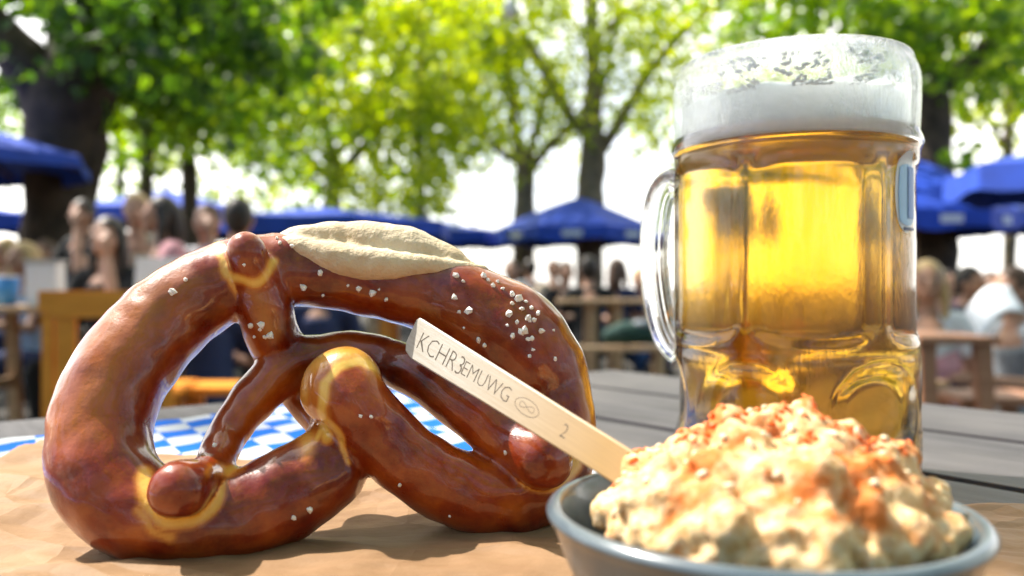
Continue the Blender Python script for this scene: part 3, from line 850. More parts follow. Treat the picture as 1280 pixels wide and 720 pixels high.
HOLES = [(245,212,40,24),(300,218,36,20),(603,228,36,34),(700,240,26,44),(785,225,34,40),(825,255,30,28),(700,60,20,16),(640,120,9,9),(1235,170,28,18),(1190,172,18,20),(210,240,24,14),(740,40,10,10)]
def tree(label, Y, limbs, blobs, nleaf, size, mat, bark='bark', seed=1, dy=2.0, holes=1.0, over=None):
    """limbs: lists of (px, py, r_px, dY); first limb is the trunk, from its foot up. blobs: (px, py, rx, ry, weight)"""
    f0 = limbs[0][0]; foot = P(f0[0], 360, Y); foot.z = 0
    root = empty('tree', foot, label, 'tree', 'trees shading the beer garden')
    mb = MB()
    for li, l in enumerate(limbs):
        pts = [P(x, y, Y + d) for x, y, r, d in l]; rad = [r * (Y + d) / F for x, y, r, d in l]
        if li == 0:
            g = pts[0].copy(); g.z = -.05; pts = [g, Vector((g.x, g.y, .25))] + pts; rad = [rad[0] * 1.7, rad[0] * 1.2] + rad
        p, r = spline(pts, rad, 6)
        p = [q + Vector((noise.noise(q * 1.3 + Vector((seed, 0, 0))), noise.noise(q * 1.3 + Vector((0, seed, 9))), 0)) * r[i] * .25 for i, q in enumerate(p)]
        r = [q * (1 + .12 * noise.noise(p[i] * 2.1)) for i, q in enumerate(r)]
        mb.tube(p, r, 14)
    link('trunk', mb.mesh(), M[bark], root, True)
    rng = np.random.default_rng(seed); C = []
    W = sum(b[4] * b[2] * b[3] for b in blobs)
    for bx, by, rx, ry, wt in blobs:
        cnt = nleaf * wt * rx * ry / W; ncl = max(3, int(cnt * .8 / 16))
        for k in range(ncl):
            a = rng.uniform(0, 2 * pi); r = sqrt(rng.random()); cx = bx + rx * r * cos(a); cy = by + ry * r * sin(a)
            if any(((cx - h[0]) / h[2]) ** 2 + ((cy - h[1]) / h[3]) ** 2 < holes for h in HOLES) and rng.random() < .93: continue
            dd = rng.uniform(-dy, dy); c = P(cx, cy, Y + dd)
            sg = rng.uniform(.16, .34) * Y / 13
            C.append(np.array(c)[None, :] + rng.normal(size=(16, 3)) * np.array([sg, sg, sg * .7]) * .8)
    if over:      # unseen leaves added above the frame to cut the light and break up reflections
        x0, x1, y0, y1, z0, z1, cnt, thr = over
        for k in range(cnt):
            x, y, z = rng.uniform(x0, x1), rng.uniform(y0, y1), rng.uniform(z0, z1)
            if rng.random() < .36:      # unseen leaf walls added behind and beside the lens to block sky light
                if x0 < 0: x, y, z = (rng.uniform(-8, 0), rng.uniform(-9, -7), rng.uniform(1.0, 5)) if rng.random() < .6 else (rng.uniform(-8.5, -7.2), rng.uniform(-8, 3), rng.uniform(1.0, 4.2))
                else: x, y, z = (rng.uniform(0, 8), rng.uniform(-9, -7), rng.uniform(1.2, 6)) if rng.random() < .5 else (rng.uniform(7, 8.5), rng.uniform(-8, 5), rng.uniform(1.2, 6))
                C.append(np.array([[x, y, z]]) + rng.normal(size=(30, 3)) * np.array([.4, .4, .4])); continue
            if z < .84 + .42 * y + .9: continue
            tt = (z - .8) / sin(radians(SUN_E)) * cos(radians(SUN_E))
            if sqrt((x - .02 - sin(radians(SUN_A)) * tt) ** 2 + (y - .28 - cos(radians(SUN_A)) * tt) ** 2) < .8: continue  # gap shaped so the sun reaches the table
            if noise.noise(Vector((x * .42, y * .42, 4.7))) * .7 + noise.noise(Vector((x * 1.3, y * 1.3, 1.7))) * .4 < thr: continue
            if ((x + 6.8) / 2.4) ** 2 + ((y + 4.0) / 2.6) ** 2 < 1: continue  # gap shaped to let sky highlights onto the pretzel's left limb
            C.append(np.array([[x, y, z]]) + rng.normal(size=(26, 3)) * np.array([.36, .36, .2]))
    C = np.concatenate(C)
    link('crown', leaf_mesh(C, size, seed), M[mat], root, True)
    return root

tree('massive dark trunk forking behind the parasol on the far left', 10.0,
     [[(66,420,40,0),(68,300,38,0),(72,220,38,0),(82,160,46,0),(92,110,50,0),(98,60,38,.1),(100,0,32,.2),(104,-90,22,.3)],
      [(80,160,36,0),(40,95,32,-.1),(5,50,27,-.2),(-30,0,20,-.3),(-60,-60,16,-.3)],
      [(92,140,30,0),(125,80,24,.1),(150,20,20,.3),(175,-60,18,.5)],
      [(120,100,16,.1),(175,55,12,.3),(235,30,9,.5),(290,10,6,.6)],
      [(70,300,30,.2),(110,200,20,.1),(118,150,14,.0),(120,120,10,0)]],
     [(40,20,130,70,.7),(160,40,90,70,1.0),(240,60,110,90,1.2),(40,110,50,36,.35),(330,20,110,80,1.1),(170,-60,300,70,1.2)], 4600, .18, 'leafA', 'bark_dark', 3, 1.6, over=(-9, 0, -8, 9, 5.6, 7.6, 760, -.16))
tree('slim dark trunk just right of the thick forked tree', 12,
     [[(181,420,9,0),(182,300,9,0),(184,200,8,0),(188,120,7,0),(192,40,6,0),(196,-60,4,0)],[(187,130,5,0),(165,80,4,0),(150,20,3,0)]],
     [(185,90,90,90,1),(150,180,50,40,.7),(190,0,120,60,1),(215,150,60,60,.6)], 3000, .15, 'leafB', 'bark_dark', 5)
tree('straight slim trunk above the seated women on the left', 13,
     [[(238,420,9,0),(238,300,10,0),(236,220,10,0),(238,140,8,0),(244,60,7,0),(250,-60,5,0)],[(238,150,6,0),(265,90,5,0),(300,40,3,0)]],
     [(270,110,100,70,1),(330,170,90,45,.7),(280,0,130,60,1),(355,215,50,30,.5)], 3600, .15, 'leafB', 'bark_dark', 6)
tree('grey trunk with a wide fork behind the top left of the pretzel', 19,
     [[(417,420,11,0),(417,300,11,0),(416,240,11,0),(417,215,11,0),(410,170,7,0),(396,120,6,0),(385,60,5,0),(380,-60,4,0)],
      [(418,225,8,0),(440,200,6,0),(462,170,5,0),(480,120,4,0),(500,60,3,0)],[(416,225,5,0),(380,190,4,0),(350,170,3,0)]],
     [(400,150,90,70,1),(470,180,70,60,.8),(370,80,100,70,1),(440,0,130,60,1),(350,225,50,28,.5),(455,240,60,26,.5),(330,262,50,14,.5),(300,180,60,50,.4)], 6500, .17, 'leafC', 'bark', 8)
tree('thinnest straight trunk between the pretzel and the centre trees', 18,
     [[(527,420,5,0),(527,300,6,0),(526,230,6,0),(525,160,5,0),(527,80,4,0),(528,-60,3,0)],[(526,190,3,0),(505,140,2.5,0),(495,90,2,0)],[(526,170,3,0),(550,120,2.5,0),(565,70,2,0)]],
     [(530,200,60,70,1),(520,110,90,60,1),(500,0,110,70,1),(560,150,50,60,.8),(500,255,60,26,.5),(560,220,50,40,.5)], 5500, .17, 'leafC', 'bark', 9)
tree('pale grey trunk branching low just left of the centre parasol', 22,
     [[(655,420,14,0),(655,330,14,0),(655,260,14,0),(656,215,13,0),(648,180,8,0),(640,130,6,0),(634,80,5,0),(630,20,4,0),(628,-60,3,0)],
      [(656,220,9,0),(680,190,6,0),(705,165,5,0),(720,150,4,0)],[(655,215,7,0),(668,170,5,0),(682,120,4,0),(690,80,3,0)],[(654,205,6,0),(625,190,4,0),(600,160,3,0)]],
     [(620,100,80,70,1),(600,30,110,70,1),(570,60,80,80,.9),(650,150,60,44,.5),(690,130,50,40,.4),(640,-40,130,50,1),(640,190,60,36,.5),(610,150,50,40,.6)], 6000, .19, 'leafC', 'bark', 12)
tree('tall brown trunk with long slanting limbs left of the mug', 21.5,
     [[(736,420,16,0),(737,330,17,0),(738,250,18,0),(739,190,17,0),(740,140,13,0),(741,80,10,0),(740,0,9,0),(742,-80,8,0)],
      [(733,165,9,0),(712,145,8,0),(690,105,7,0),(668,65,6,0),(650,35,5,0),(640,-10,4,0)],
      [(745,195,10,0),(770,160,8,0),(795,115,7,0),(820,80,6,0),(850,45,5,0),(890,10,4,0)],
      [(744,130,6,0),(758,90,5,0),(765,50,4,0),(775,-10,3,0)],[(740,60,5,0),(765,30,4,0),(800,5,3,0)]],
     [(800,90,70,70,1),(850,40,90,60,1.1),(760,30,90,70,.8),(700,30,70,60,.7),(830,175,40,40,.5),(780,150,50,40,.5),(790,240,36,22,.2),(900,-30,160,50,1),(740,-60,160,40,1),(740,130,90,50,.5),(800,190,50,30,.4)], 6500, .18, 'leafC', 'bark', 14)
tree('thick dark trunk behind the right shoulder of the mug', 15,
     [[(1166,420,30,0),(1166,330,29,0),(1164,240,28,0),(1163,160,28,0),(1160,100,24,0),(1150,40,17,0),(1140,-60,14,0)],
      [(1160,120,18,0),(1195,90,13,.2),(1240,55,10,.3),(1290,25,8,.4)],[(1155,80,14,0),(1110,45,10,.1),(1075,10,8,.2),(1050,-50,6,.3)]],
     [(1130,60,70,50,1),(1210,50,90,60,1.2),(1180,-20,170,60,1.2),(1060,20,90,60,1),(1250,110,50,30,.6),(1190,115,40,26,.5),(960,0,90,60,1),(1230,195,50,12,.3)], 5200, .2, 'leafB', 'bark_dark', 17, 2.0, over=(0, 9, -8, 10, 5.6, 7.6, 700, -.10))
tree('distant leafy tree seen past the mug at the right edge', 19,
     [[(1262,420,8,0),(1262,300,8,0),(1260,200,7,0),(1262,120,6,0),(1266,0,4,0)],[(1261,190,4,0),(1235,150,3,0),(1220,110,2,0)]],
     [(1235,185,60,22,.6),(1250,120,70,50,.8),(1230,40,80,60,1),(1100,120,160,60,1),(1000,120,150,60,.9),(1340,80,60,80,1)], 5600, .18, 'leafC', 'bark', 21)
tree('distant leafy tree seen between the thick tree and its slim neighbour', 20,
     [[(150,420,6,0),(150,300,6,0),(150,200,5,0),(148,100,4,0),(148,0,3,0)],[(149,170,3,0),(130,130,2.5,0),(118,90,2,0)]],
     [(140,215,50,40,.7),(150,130,90,60,1),(20,215,30,24,.6),(20,150,50,50,1),(-40,130,60,80,1),(230,90,90,60,1),(330,120,90,60,1),(150,240,70,30,.5),(250,200,90,50,.6)], 6500, .17, 'leafB', 'bark_dark', 23)
tree('hazy far tree filling the gap behind the pretzel split', 24,
     [[(470,420,6,0),(470,300,6,0),(471,200,5,0),(470,100,4,0),(470,-20,3,0)],[(470,180,4,0),(450,140,3,0),(440,100,2,0)]],
     [(440,120,110,60,1),(560,90,110,70,1),(470,30,140,60,.6),(490,228,70,40,.8),(380,240,90,24,.7),(280,200,90,50,.6),(570,190,60,60,.7),(620,160,50,50,.6),(850,150,60,70,.6),(690,170,50,40,.5)], 7500, .17, 'leafC', 'bark', 25)

# ---------------------------------------------------------------- furniture
def btable(px0, px1, Y, mat, label, z=.75, depth=.62, legs=(.15, .85), rz=0.0, group='wooden tables in the beer garden'):
    a_, b_ = P(px0, 360, Y), P(px1, 360, Y); L = b_.x - a_.x; c = (a_ + b_) / 2
    root = empty('beer_table', (c.x, Y + depth / 2, 0), label, 'table', group, rz)
    mb = MB()
    for k in range(4): mb.box((0, -depth / 2 + depth * (k + .5) / 4, z - .015), (L, depth / 4 - .006, .028))
    link('tabletop', mb.mesh(False, .003), M[mat], root)
    for s in legs:
        x = -L / 2 + L * s
        for y in (-.2, .2):
            mb = MB(); mb.bar((x, y, z - .03), (x, y * 1.25, 0), .06, .045); link('leg', mb.mesh(False, .004), M[mat], root)
        mb = MB(); mb.bar((x, -.24, .35), (x, .24, .35), .03, .05); link('brace', mb.mesh(False), M[mat], root)
    return root
def bench(px0, px1, Y, mat, label, z=.45, depth=.27, group='wooden benches in the beer garden'):
    a_, b_ = P(px0, 360, Y), P(px1, 360, Y); L = b_.x - a_.x; c = (a_ + b_) / 2
    root = empty('bench', (c.x, Y + depth / 2, 0), label, 'bench', group)
    mb = MB(); mb.box((0, 0, z - .015), (L, depth, .03)); link('seat', mb.mesh(False, .004), M[mat], root)
    for s in (.14, .86):
        for y in (-.1, .1):
            mb = MB(); mb.bar((-L / 2 + L * s, y, z - .03), (-L / 2 + L * s, y * 1.3, 0), .05, .04); link('leg', mb.mesh(False, .003), M[mat], root)
    return root
def chair(px, Y, rz, label, mat='orange'):
    c = P(px, 360, Y); root = empty('wooden_chair', (c.x, Y, 0), label, 'chair', None, rz)
    mb = MB(); mb.box((0, 0, .45), (.44, .42, .03)); link('seat', mb.mesh(False, .006), M[mat], root)
    mb = MB(); mb.box((0, -.21, .79), (.46, .025, .075)); mb.box((0, -.212, .745), (.40, .022, .03))
    for x in (-.14, .14): mb.box((x, -.207, .60), (.07, .018, .30))
    link('backrest', mb.mesh(False, .004), M[mat], root)
    for x in (-.2, .2):
        mb = MB(); mb.box((x, -.2, .40), (.04, .035, .80)); link('leg', mb.mesh(False, .004), M[mat], root)
        mb = MB(); mb.box((x, .18, .22), (.04, .04, .44)); link('leg', mb.mesh(False, .004), M[mat], root)
    return root
btable(-120, 232, 3.9, 'tan', 'light wooden table at the far left in front of the woman in black')
chair(158, 3.2, radians(8), 'orange varnished chair in front of the light table on the left')
bench(185, 420, 3.25, 'orange', 'long orange varnished bench seen through the left pretzel loop')
bench(120, 262, 2.25, 'tan', 'short brown bench end low behind the left pretzel loop')
btable(350, 520, 5.2, 'orange', 'orange wooden table mostly hidden behind the pretzel', legs=(.3, .75))
btable(700, 850, 6.2, 'tan', 'pale wooden table between the pretzel and the mug handle', legs=(.28, .5))
bench(690, 850, 5.6, 'tan', 'pale bench in front of the table beside the mug handle', z=.44)
btable(1150, 1252, 3.05, 'red', 'reddish wooden table beside the blond child on the right', z=.66, depth=.5)
bench(1202, 1330, 3.1, 'red', 'reddish bench at the right edge in front of the seated people', z=.43, depth=.3)
bench(1090, 1188, 3.9, 'tan', 'pale bench the blond child sits on', z=.40, depth=.36)
btable(1290, 1420, 5.2, 'tan', 'pale table cut by the right edge', legs=(.2, .8))
for (a0, a1, yy, lab) in ((230, 420, 8.2, 'far wooden table in the shade behind the left pretzel loop'), (430, 640, 9.5, 'far wooden table behind the middle of the pretzel'), (560, 720, 12.5, 'farthest wooden table left of the centre parasol'), (820, 1000, 9, 'far wooden table behind the mug'), (1020, 1200, 10.5, 'far wooden table behind the right half of the mug')):
    btable(a0, a1, yy, 'tan', lab)

# ------------------------------------------------------------------- people
def cl(name, col, rough=.85): return simple(name, col, rough, .15, 14, .2, .004)
C_ = dict(black=cl('black_fabric', (.006, .006, .007)), white=cl('white_fabric', (.72, .72, .74)), pink=cl('pink_fabric', (.62, .30, .33)), grey=cl('grey_fabric', (.25, .27, .30)),
          navy=cl('navy_fabric', (.02, .03, .09)), denim=cl('denim', (.03, .08, .22)), beige=cl('beige_fabric', (.5, .4, .3)), red=cl('red_print', (.65, .10, .14)), ltblue=cl('light_blue_fabric', (.35, .48, .68)))
H_ = dict(dark=cl('dark_brown_hair', (.02, .011, .007), .5), brown=cl('brown_hair', (.09, .04, .02), .5), blond=cl('blond_hair', (.50, .33, .14), .5), grey=cl('grey_hair', (.35, .32, .3), .5))

def person(px, Y, top_y, face, shirt, trousers, hair, label, long_hair=False, arms=('table', 'table'), scale=1.0, sleeves='short', stand=False, stripe=None, lean=0.0):
    """seated: face = heading in degrees (0 = away from the lens, 180 = towards it)"""
    c = P(px, 360, Y); ztop = CZ + (360 - top_y) / F * Y
    s = scale; base = ztop - 1.33 * s if not stand else ztop - 1.74 * s
    root = empty('person', (c.x, c.y, 0), label, 'person', None, radians(face))
    dz = 0.45 if stand else 0.0
    def V(x, y, z): return Vector((x * s, y * s, z * s + base))
    def foot(x, y): return Vector((x * s, y * s, .03))
    mb = MB()
    hip = .50 + dz; L = lean
    torso = [V(0, 0, hip), V(0, .0 + L * .3, hip + .22), V(0, .01 + L * .7, hip + .42), V(0, .01 + L, hip + .52)]
    tr = [.135 * s, .115 * s, .125 * s, .07 * s]
    mb.chain(torso, tr, 16, 5)
    mb.chain([V(-.15, L * .85, hip + .485), V(.15, L * .85, hip + .485)], [.062 * s, .062 * s], 14)
    nk = V(0, .01 + L, hip + .52); hd = V(0, .045 + L, hip + .71)
    mb.chain([nk, V(0, .025 + L, hip + .62)], [.056 * s, .052 * s], 12)
    mb.ball(hd, (.077 * s, .094 * s, .112 * s), 24)
    mb.ball(hd + Vector((0, .035, -.055)) * s, (.052 * s, .055 * s, .05 * s), 14)      # jaw
    mb.chain([hd + Vector((0, .09, .012)) * s, hd + Vector((0, .112, -.022)) * s], [.009 * s, .015 * s], 8, 3)  # nose
    for sx in (-1, 1): mb.ball(hd + Vector((sx * .078, -.002, -.01)) * s, (.012 * s, .022 * s, .032 * s), 10)
    mb.ball(hd + Vector((0, .088, -.058)) * s, (.024 * s, .012 * s, .008 * s), 8)
    sh = []; 
    for i, sx in enumerate((-1, 1)):
        S0 = V(sx * .175, L * .85, hip + .475); mode = arms[i]
        if mode == 'table': E = V(sx * .25, .13 + L, hip + .24); Wr = V(sx * .13, .36 + L, hip + .265); dirv = Vector((-sx * .35, .9, 0))
        elif mode == 'face': E = V(sx * .20, .27 + L, hip + .27); Wr = V(sx * .085, .17 + L, hip + .60); dirv = Vector((-sx * .25, -.1, .95))
        elif mode == 'up': E = V(sx * .30, .14 + L, hip + .62); Wr = V(sx * .20, .16 + L, hip + .88); dirv = Vector((-sx * .4, .1, .9))
        else: E = V(sx * .24, .02, hip + .20); Wr = V(sx * .20, .20, hip + .05); dirv = Vector((0, .9, -.2))
        dirv.normalize()
        mb.chain([S0, (S0 + E) / 2, E], [.052 * s, .046 * s, .037 * s], 12, 4); mb.chain([E, (E + Wr) / 2, Wr], [.037 * s, .034 * s, .024 * s], 12, 4)
        pm = Wr + dirv * .05 * s; mb.chain([Wr, pm, Wr + dirv * .085 * s], [.024 * s, .034 * s, .033 * s], 10, 3)
        side = dirv.cross(Vector((0, 0, 1))) if abs(dirv.z) < .8 else dirv.cross(Vector((0, 1, 0)))
        side.normalize(); nn = dirv.cross(side)
        for q, ln in ((-1.5, .062), (-.5, .074), (.5, .07), (1.5, .056)):
            b0 = Wr + dirv * .085 * s + side * q * .018 * s
            mb.chain([b0, b0 + dirv * ln * .55 * s, b0 + (dirv * ln * .95 + nn * .015) * s], [.0088 * s, .0085 * s, .0075 * s], 8, 3)
        tb = Wr + dirv * .03 * s - side * sx * .02 * s
        mb.chain([tb, tb + (dirv * .03 - side * sx * .035) * s, tb + (dirv * .062 - side * sx * .042) * s], [.013 * s, .011 * s, .009 * s], 8, 3)
        sh.append((S0, E, Wr))
    legs = []
    for sx in (-1, 1):
        Hp = V(sx * .09, .02, hip - .01)
        if stand: Kn = V(sx * .10, .03, .50); An = foot(sx * .10, .0) + Vector((0, 0, .05)); 
        else: Kn = V(sx * .13, .43, hip - .005); An = foot(sx * .14, .38) + Vector((0, 0, .05))
        mb.chain([Hp, (Hp + Kn) / 2, Kn], [.088 * s, .078 * s, .058 * s], 14, 4); mb.chain([Kn, (Kn + An) / 2 + Vector((0, -.015, 0)), An], [.056 * s, .055 * s, .036 * s], 12, 4)
        legs.append((Hp, Kn, An))
    link('body', remeshed(mb.mesh(), .0075 if Y < 5 else .0095, 2, .5), M['skin'], root)
    # shirt
    mb = MB(); mb.chain([torso[0] + Vector((0, 0, -.02)), torso[1], torso[2], torso[3] - Vector((0, 0, .055 * s))], [tr[0] + .014, tr[1] + .016, tr[2] + .013, .075 * s], 16, 5)
    mb.chain([V(-.15, L * .85, hip + .482), V(.15, L * .85, hip + .482)], [.072 * s, .072 * s], 14)
    for S0, E, Wr in sh:
        if sleeves == 'long': mb.chain([S0, E, Wr], [.064 * s, .05 * s, .036 * s], 12, 4)
        else: mb.chain([S0, S0.lerp(E, .5)], [.064 * s, .06 * s], 12, 4)
    so = link('shirt', remeshed(mb.mesh(), .015, 2, .5), shirt, root)
    if stripe:
        mb = MB(); mb.chain([torso[1] + Vector((-.05, .0, .02)) * s, torso[1] + Vector((.05, 0, .10)) * s], [(tr[1] + .022)] * 2, 16, 4); link('shirt_print', remeshed(mb.mesh(), .012, 3, .5), stripe, root)
    mb = MB()
    for Hp, Kn, An in legs:
        mb.chain([Hp, (Hp + Kn) / 2, Kn], [.102 * s, .09 * s, .07 * s], 14, 4); mb.chain([Kn, Kn.lerp(An, .93)], [.07 * s, .05 * s], 12, 4)
    mb.ball(V(0, -.01, hip - .01), (.165 * s, .14 * s, .11 * s), 18)
    link('trousers', remeshed(mb.mesh(), .015, 2, .5), trousers, root)
    for Hp, Kn, An in legs:
        mb = MB(); mb.chain([An + Vector((0, -.03, -.03)), An + Vector((0, .08, -.04)), An + Vector((0, .17, -.05))], [.042, .04, .03], 12, 4); link('shoe', mb.mesh(), C_['black'], root)
    # hair
    mb = MB(); mb.ball(hd + Vector((0, -.018, .022)) * s, (.088 * s, .098 * s, .108 * s), 22)
    if long_hair:
        mb.chain([hd + Vector((0, -.06, .02)) * s, hd + Vector((0, -.085, -.10)) * s, hd + Vector((0, -.075, -.24)) * s], [.075 * s, .07 * s, .045 * s], 14, 5)
        for sx in (-1, 1): mb.chain([hd + Vector((sx * .05, -.01, .05)) * s, hd + Vector((sx * .083, -.005, -.06)) * s, hd + Vector((sx * .085, .01, -.19)) * s], [.04 * s, .03 * s, .02 * s], 10, 4)
    else: mb.ball(hd + Vector((0, -.05, -.02)) * s, (.072 * s, .06 * s, .08 * s), 16)
    hm = remeshed(mb.mesh(), .009, 1, .5)
    # keep the face clear
    bm = bmesh.new(); bm.from_mesh(hm)
    for v_ in bm.verts:
        q = (v_.co - hd) / s
        if q.y > .02 and q.z < .055 and abs(q.x) < .07: v_.co.y -= (q.y - .02) * s * 1.0
    bm.to_mesh(hm); bm.free(); link('hair', hm, hair, root)
    for sx in (-1, 1):
        mb = MB(); mb.ball(hd + Vector((sx * .031, .083, .008)) * s, (.013 * s, .008 * s, .007 * s), 10); link('eye', mb.mesh(), M['eye'], root)
    return root
person(140, 4.75, 272, 172, C_['black'], C_['black'], H_['dark'], 'woman in a black top resting her face on her hand', True, ('face', 'table'), sleeves='short')
person(172, 5.9, 243, 200, C_['beige'], C_['denim'], H_['blond'], 'person in beige with blond hair behind the woman in black', False, ('table', 'table'), stand=False, scale=1.0, lean=.05)
person(222, 5.3, 246, 120, C_['pink'], C_['navy'], H_['dark'], 'dark haired person in a pink top above the white board', True, ('table', 'table'), lean=.06)
person(262, 5.6, 256, 175, C_['white'], C_['navy'], H_['brown'], 'person in a white top with a hand at the face beside the pink top', False, ('face', 'table'))
person(297, 4.9, 247, 10, C_['navy'], C_['navy'], H_['dark'], 'dark haired person seen from behind at the left shoulder of the pretzel', False, ('table', 'table'))
person(108, 6.6, 250, 160, C_['black'], C_['black'], H_['dark'], 'person in dark clothes raising one arm by the thick trunk', False, ('face', 'table'))
person(12, 6.5, 297, 150, C_['beige'], C_['navy'], H_['blond'], 'blond person at the far left edge behind the light table', True, ('table', 'table'), scale=.95)
person(664, 11, 324, 20, C_['grey'], C_['black'], H_['dark'], 'small distant person with dark hair just right of the pretzel shoulder', False)
person(691, 10.5, 325, 200, C_['beige'], C_['black'], H_['brown'], 'small distant person in beige next to the man in black', False)
person(736, 7.6, 320, 5, C_['black'], C_['black'], H_['dark'], 'broad person in a black shirt seen from behind at the pale table', False, ('table', 'table'), scale=1.0)
person(770, 8.0, 323, 330, C_['navy'], C_['denim'], H_['brown'], 'brown haired woman on the right of the broad person in black', True)
person(800, 8.3, 334, 190, C_['beige'], C_['denim'], H_['blond'], 'pale person with raised hands beside the mug handle', False, ('face', 'face'))
person(1158, 4.35, 326, 160, C_['white'], C_['denim'], H_['blond'], 'blond child in a white shirt with a pink print beside the mug', True, ('lap', 'lap'), scale=.93, stripe=C_['pink'])
person(1206, 6.0, 333, 215, C_['navy'], C_['black'], H_['dark'], 'dark haired person in a navy shirt right of the blond child', False, ('table', 'table'))
person(1236, 7.0, 340, 170, C_['white'], C_['black'], H_['brown'], 'person in a white shirt behind the navy shirt on the right', False, ('table', 'table'))
person(1284, 4.4, 334, 100, C_['grey'], C_['grey'], H_['brown'], 'person in grey cut by the right edge reading a white sheet', False, ('table', 'table'), lean=.05)
person(262, 4.3, 330, 15, C_['navy'], C_['black'], H_['dark'], 'person in navy on the orange bench hidden behind the left pretzel limb', False, ('table', 'table'), scale=.9)
person(398, 4.6, 318, 10, C_['navy'], C_['navy'], H_['brown'], 'person in navy hidden behind the pretzel belly', False, ('table', 'table'), scale=.9)
person(640, 9.5, 326, 170, C_['white'], C_['black'], H_['brown'], 'small distant person in white between the pretzel shoulder and the grey shirt', False)
person(706, 9.0, 327, 190, C_['black'], C_['black'], H_['dark'], 'small dark figure directly left of the broad person in black', False)
person(60, 7.5, 300, 165, C_['navy'], C_['navy'], H_['brown'], 'person in navy behind the white box at the foot of the thick trunk', False)
person(36, 5.6, 303, 150, C_['ltblue'], C_['navy'], H_['blond'], 'person in a light blue top between the cup and the white box', True, ('table', 'table'), scale=.95)
person(1180, 8.0, 338, 190, C_['pink'], C_['black'], H_['dark'], 'small person in pink between the blond child and the navy shirt', False)
person(1262, 6.2, 340, 200, C_['ltblue'], C_['black'], H_['brown'], 'person in light blue behind the white menu sheet', True)
person(345, 6.8, 322, 185, C_['black'], C_['black'], H_['brown'], 'person in black at the shaded table behind the pretzel', False, ('table', 'table'), scale=.95)

# ---------------------------------------------------------- small background
def bx(name, px0, px1, py0, py1, Y, dpt, mat, label, cat, bevel=.006):
    a_ = P(px0, py1, Y); b_ = P(px1, py0, Y); w = b_.x - a_.x; h = b_.z - a_.z
    mb = MB(); mb.box((0, 0, h / 2), (w, dpt, h)); o = link(name, mb.mesh(False, bevel), mat)
    o.location = ((a_.x + b_.x) / 2, Y + dpt / 2, a_.z); return tag(o, label, cat)
wm = simple('white_board', (.74, .76, .82), .5, .05)
def napkin_box():
    c = P(57, 360, 4.15); r = empty('napkin_box', (c.x, c.y, TZ), 'white upright box standing on the light table at the left', 'box')
    mb = MB(); mb.box((0, 0, .105), (.15, .10, .21)); link('box_body', mb.mesh(False, .006), wm, r)
    mb = MB(); mb.box((0, 0, .218), (.17, .12, .014)); link('lid', mb.mesh(False, .003), simple('grey_lid', (.45, .46, .48), .5), r)
napkin_box()
def cup(px, Y, mat, label):
    c = P(px, 360, Y); r = empty('tumbler', (c.x, c.y, TZ), label, 'cup')
    mb = MB(); mb.lathe([(.001, .001), (.045, .001), (.06, .14), (.056, .14), (.042, .006), (.001, .006)], n=32); link('cup_body', mb.mesh(), mat, r)
    mb = MB(); mb.lathe([(.0601, .138), (.062, .142), (.058, .145), (.0555, .142), (.0565, .138)], n=32); link('rim', mb.mesh(), wm, r)
cup(8, 4.1, simple('blue_cup', (.05, .25, .6), .4), 'light blue cup on the light table at the left edge')
def menu_board():
    c = P(205, 360, 4.35); r = empty('menu_board', (c.x, c.y, TZ), 'pale blank board standing on the table under the pink top', 'menu board', rz=.08)
    mb = MB(); mb.box((0, 0, .125), (.29, .012, .24), M=Matrix.Rotation(radians(-8), 3, 'X')); link('panel', mb.mesh(False, .003), wm, r)
    for x in (-.1, .1):
        mb = MB(); mb.bar((x, .02, .2), (x, .10, .005), .02, .012); link('leg', mb.mesh(False), M['metal'], r)
menu_board()
def sheet():
    c = P(1243, 383, 3.9); me = MB()
    vs = []; fs = []
    for j in range(7):
        for i in range(9):
            u, w = i / 8 - .5, j / 6 - .5; vs.append((u * .24, w * .13 + u * .05, .03 * cos(u * 5) + w * .12 + u * .12))
    for j in range(6):
        for i in range(8): q = j * 9 + i; fs.append((q, q + 1, q + 10, q + 9))
    o = link('menu_sheet', mesh_of(vs, fs), wm); o.location = c; md = o.modifiers.new('s', 'SOLIDIFY'); md.thickness = .003
    tag(o, 'white sheet held by the person in grey at the right edge', 'paper sheet')
sheet()
def bag():
    c = P(793, 360, 5.7); r = empty('shoulder_bag', (c.x, c.y + .02, .44), 'dark green bag with a pale top lying on the bench by the mug handle', 'bag')
    mb = MB(); mb.chain([(-.16, 0, .07), (-.05, 0, .09), (.12, 0, .085)], [.06, .085, .07], 14, 5); link('bag_body', mb.mesh(), cl('dark_green_fabric', (.015, .05, .04)), r)
    mb = MB(); mb.ball((.06, -.01, .15), (.09, .06, .035), 14); link('flap', mb.mesh(), C_['grey'], r)
bag()
def lamp():
    p = P(637, 4, 7.5); r = empty('hanging_lamp', p, 'small white hanging lamp at the top centre among the leaves', 'lamp')
    mb = MB(); mb.lathe([(.001, -.14), (.03, -.135), (.052, -.10), (.058, -.05), (.05, 0), (.03, .035), (.02, .05), (.001, .052)], n=32); link('lamp_shade', mb.mesh(), simple('lamp_white', (.8, .8, .82), .3, .03), r)
    mb = MB(); mb.tube([(0, 0, .05), (0, 0, .10)], [.02, .015], 12); mb.tube([(0, 0, .1), (.01, 0, 1.5)], [.004, .004], 6); link('cable', mb.mesh(), M['metal'], r)
lamp()

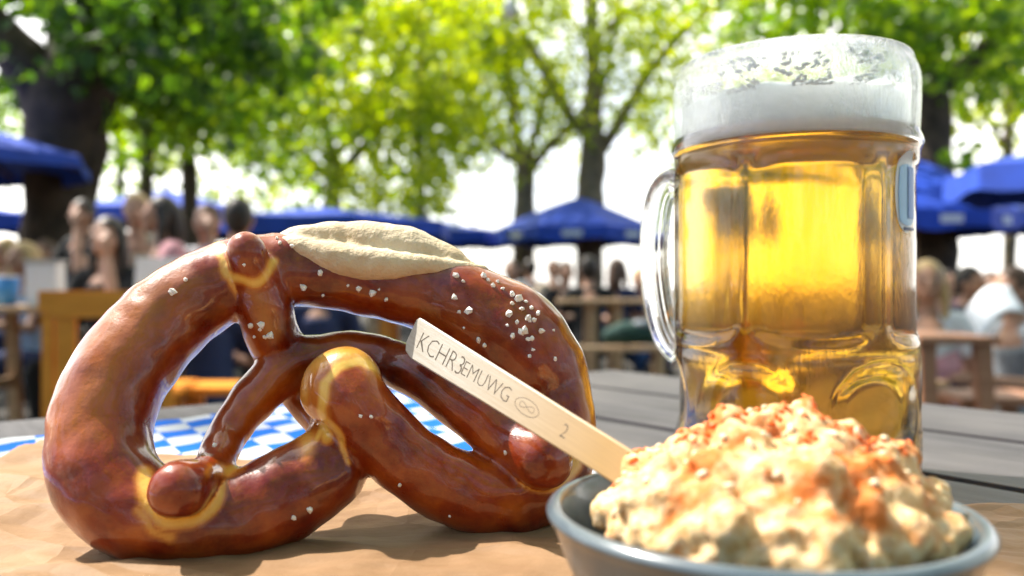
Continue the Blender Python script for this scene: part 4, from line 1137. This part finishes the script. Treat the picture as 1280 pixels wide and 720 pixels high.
# --------------------------------------------------------------- light, lens
w = bpy.data.worlds.new('World'); sc.world = w; w.use_nodes = True
nt = w.node_tree; bg = nt.nodes['Background']; sky = nt.nodes.new('ShaderNodeTexSky')
sky.sky_type = 'NISHITA'; sky.sun_disc = False
SUN_EL = radians(SUN_E); SUN_AZ = radians(SUN_A)       # azimuth from +Y, negative to the left
sky.sun_elevation = SUN_EL; sky.sun_rotation = SUN_AZ
sky.air_density = .8; sky.dust_density = 2.5; sky.ozone_density = 0.0
tcw = nt.nodes.new('ShaderNodeTexCoord'); nzw = nt.nodes.new('ShaderNodeTexNoise'); nzw.inputs['Scale'].default_value = 2.2; nzw.inputs['Detail'].default_value = 6
nt.links.new(tcw.outputs['Generated'], nzw.inputs['Vector'])
sxw = nt.nodes.new('ShaderNodeSeparateXYZ'); nt.links.new(tcw.outputs['Generated'], sxw.inputs[0])
rw = nt.nodes.new('ShaderNodeMapRange'); rw.inputs['From Min'].default_value = -.1; rw.inputs['From Max'].default_value = .55; nt.links.new(sxw.outputs[1], rw.inputs[0])
rn = nt.nodes.new('ShaderNodeMapRange'); rn.inputs['From Min'].default_value = .3; rn.inputs['From Max'].default_value = .55; nt.links.new(nzw.outputs['Fac'], rn.inputs[0])
mw = nt.nodes.new('ShaderNodeMath'); mw.operation = 'MULTIPLY'; nt.links.new(rw.outputs[0], mw.inputs[0]); nt.links.new(rn.outputs[0], mw.inputs[1])
mxw = nt.nodes.new('ShaderNodeMix'); mxw.data_type = 'RGBA'; nt.links.new(mw.outputs[0], mxw.inputs[0]); nt.links.new(sky.outputs[0], mxw.inputs[6]); mxw.inputs[7].default_value = (9.5, 9.2, 8.6, 1)   # white cloud added to brighten the sky ahead of the lens
nt.links.new(mxw.outputs[2], bg.inputs[0]); bg.inputs[1].default_value = .15
sd = bpy.data.lights.new('sun', 'SUN'); sd.energy = 3.9; sd.angle = radians(.6); sd.color = (1, .95, .86)
so = bpy.data.objects.new('sun', sd); COL.objects.link(so)
dirs = Vector((sin(SUN_AZ) * cos(SUN_EL), cos(SUN_AZ) * cos(SUN_EL), sin(SUN_EL)))
so.rotation_euler = (-dirs).to_track_quat('-Z', 'Y').to_euler()

cd = bpy.data.cameras.new('cam'); cam = bpy.data.objects.new('camera', cd); COL.objects.link(cam); sc.camera = cam
cam.location = (0, 0, CZ); cam.rotation_euler = (radians(90), 0, 0)
cd.sensor_width = 36; cd.lens = F / 1280 * 36; cd.clip_start = .01; cd.clip_end = 5000
cd.dof.use_dof = True; cd.dof.focus_distance = .283; cd.dof.aperture_fstop = cd.lens / 3.6

sc.render.engine = 'CYCLES'
sc.view_settings.view_transform = 'Standard'; sc.view_settings.look = 'None'; sc.view_settings.gamma = 1; sc.view_settings.exposure = 1.3
sc.cycles.use_denoising = True
try: sc.cycles.denoiser = 'OPENIMAGEDENOISE'
except Exception: pass
sc.cycles.max_bounces = 16; sc.cycles.transmission_bounces = 14; sc.cycles.diffuse_bounces = 3; sc.cycles.glossy_bounces = 4; sc.cycles.transparent_max_bounces = 8
sc.cycles.caustics_refractive = True; sc.cycles.caustics_reflective = False; sc.cycles.sample_clamp_indirect = 12; sc.cycles.blur_glossy = .3
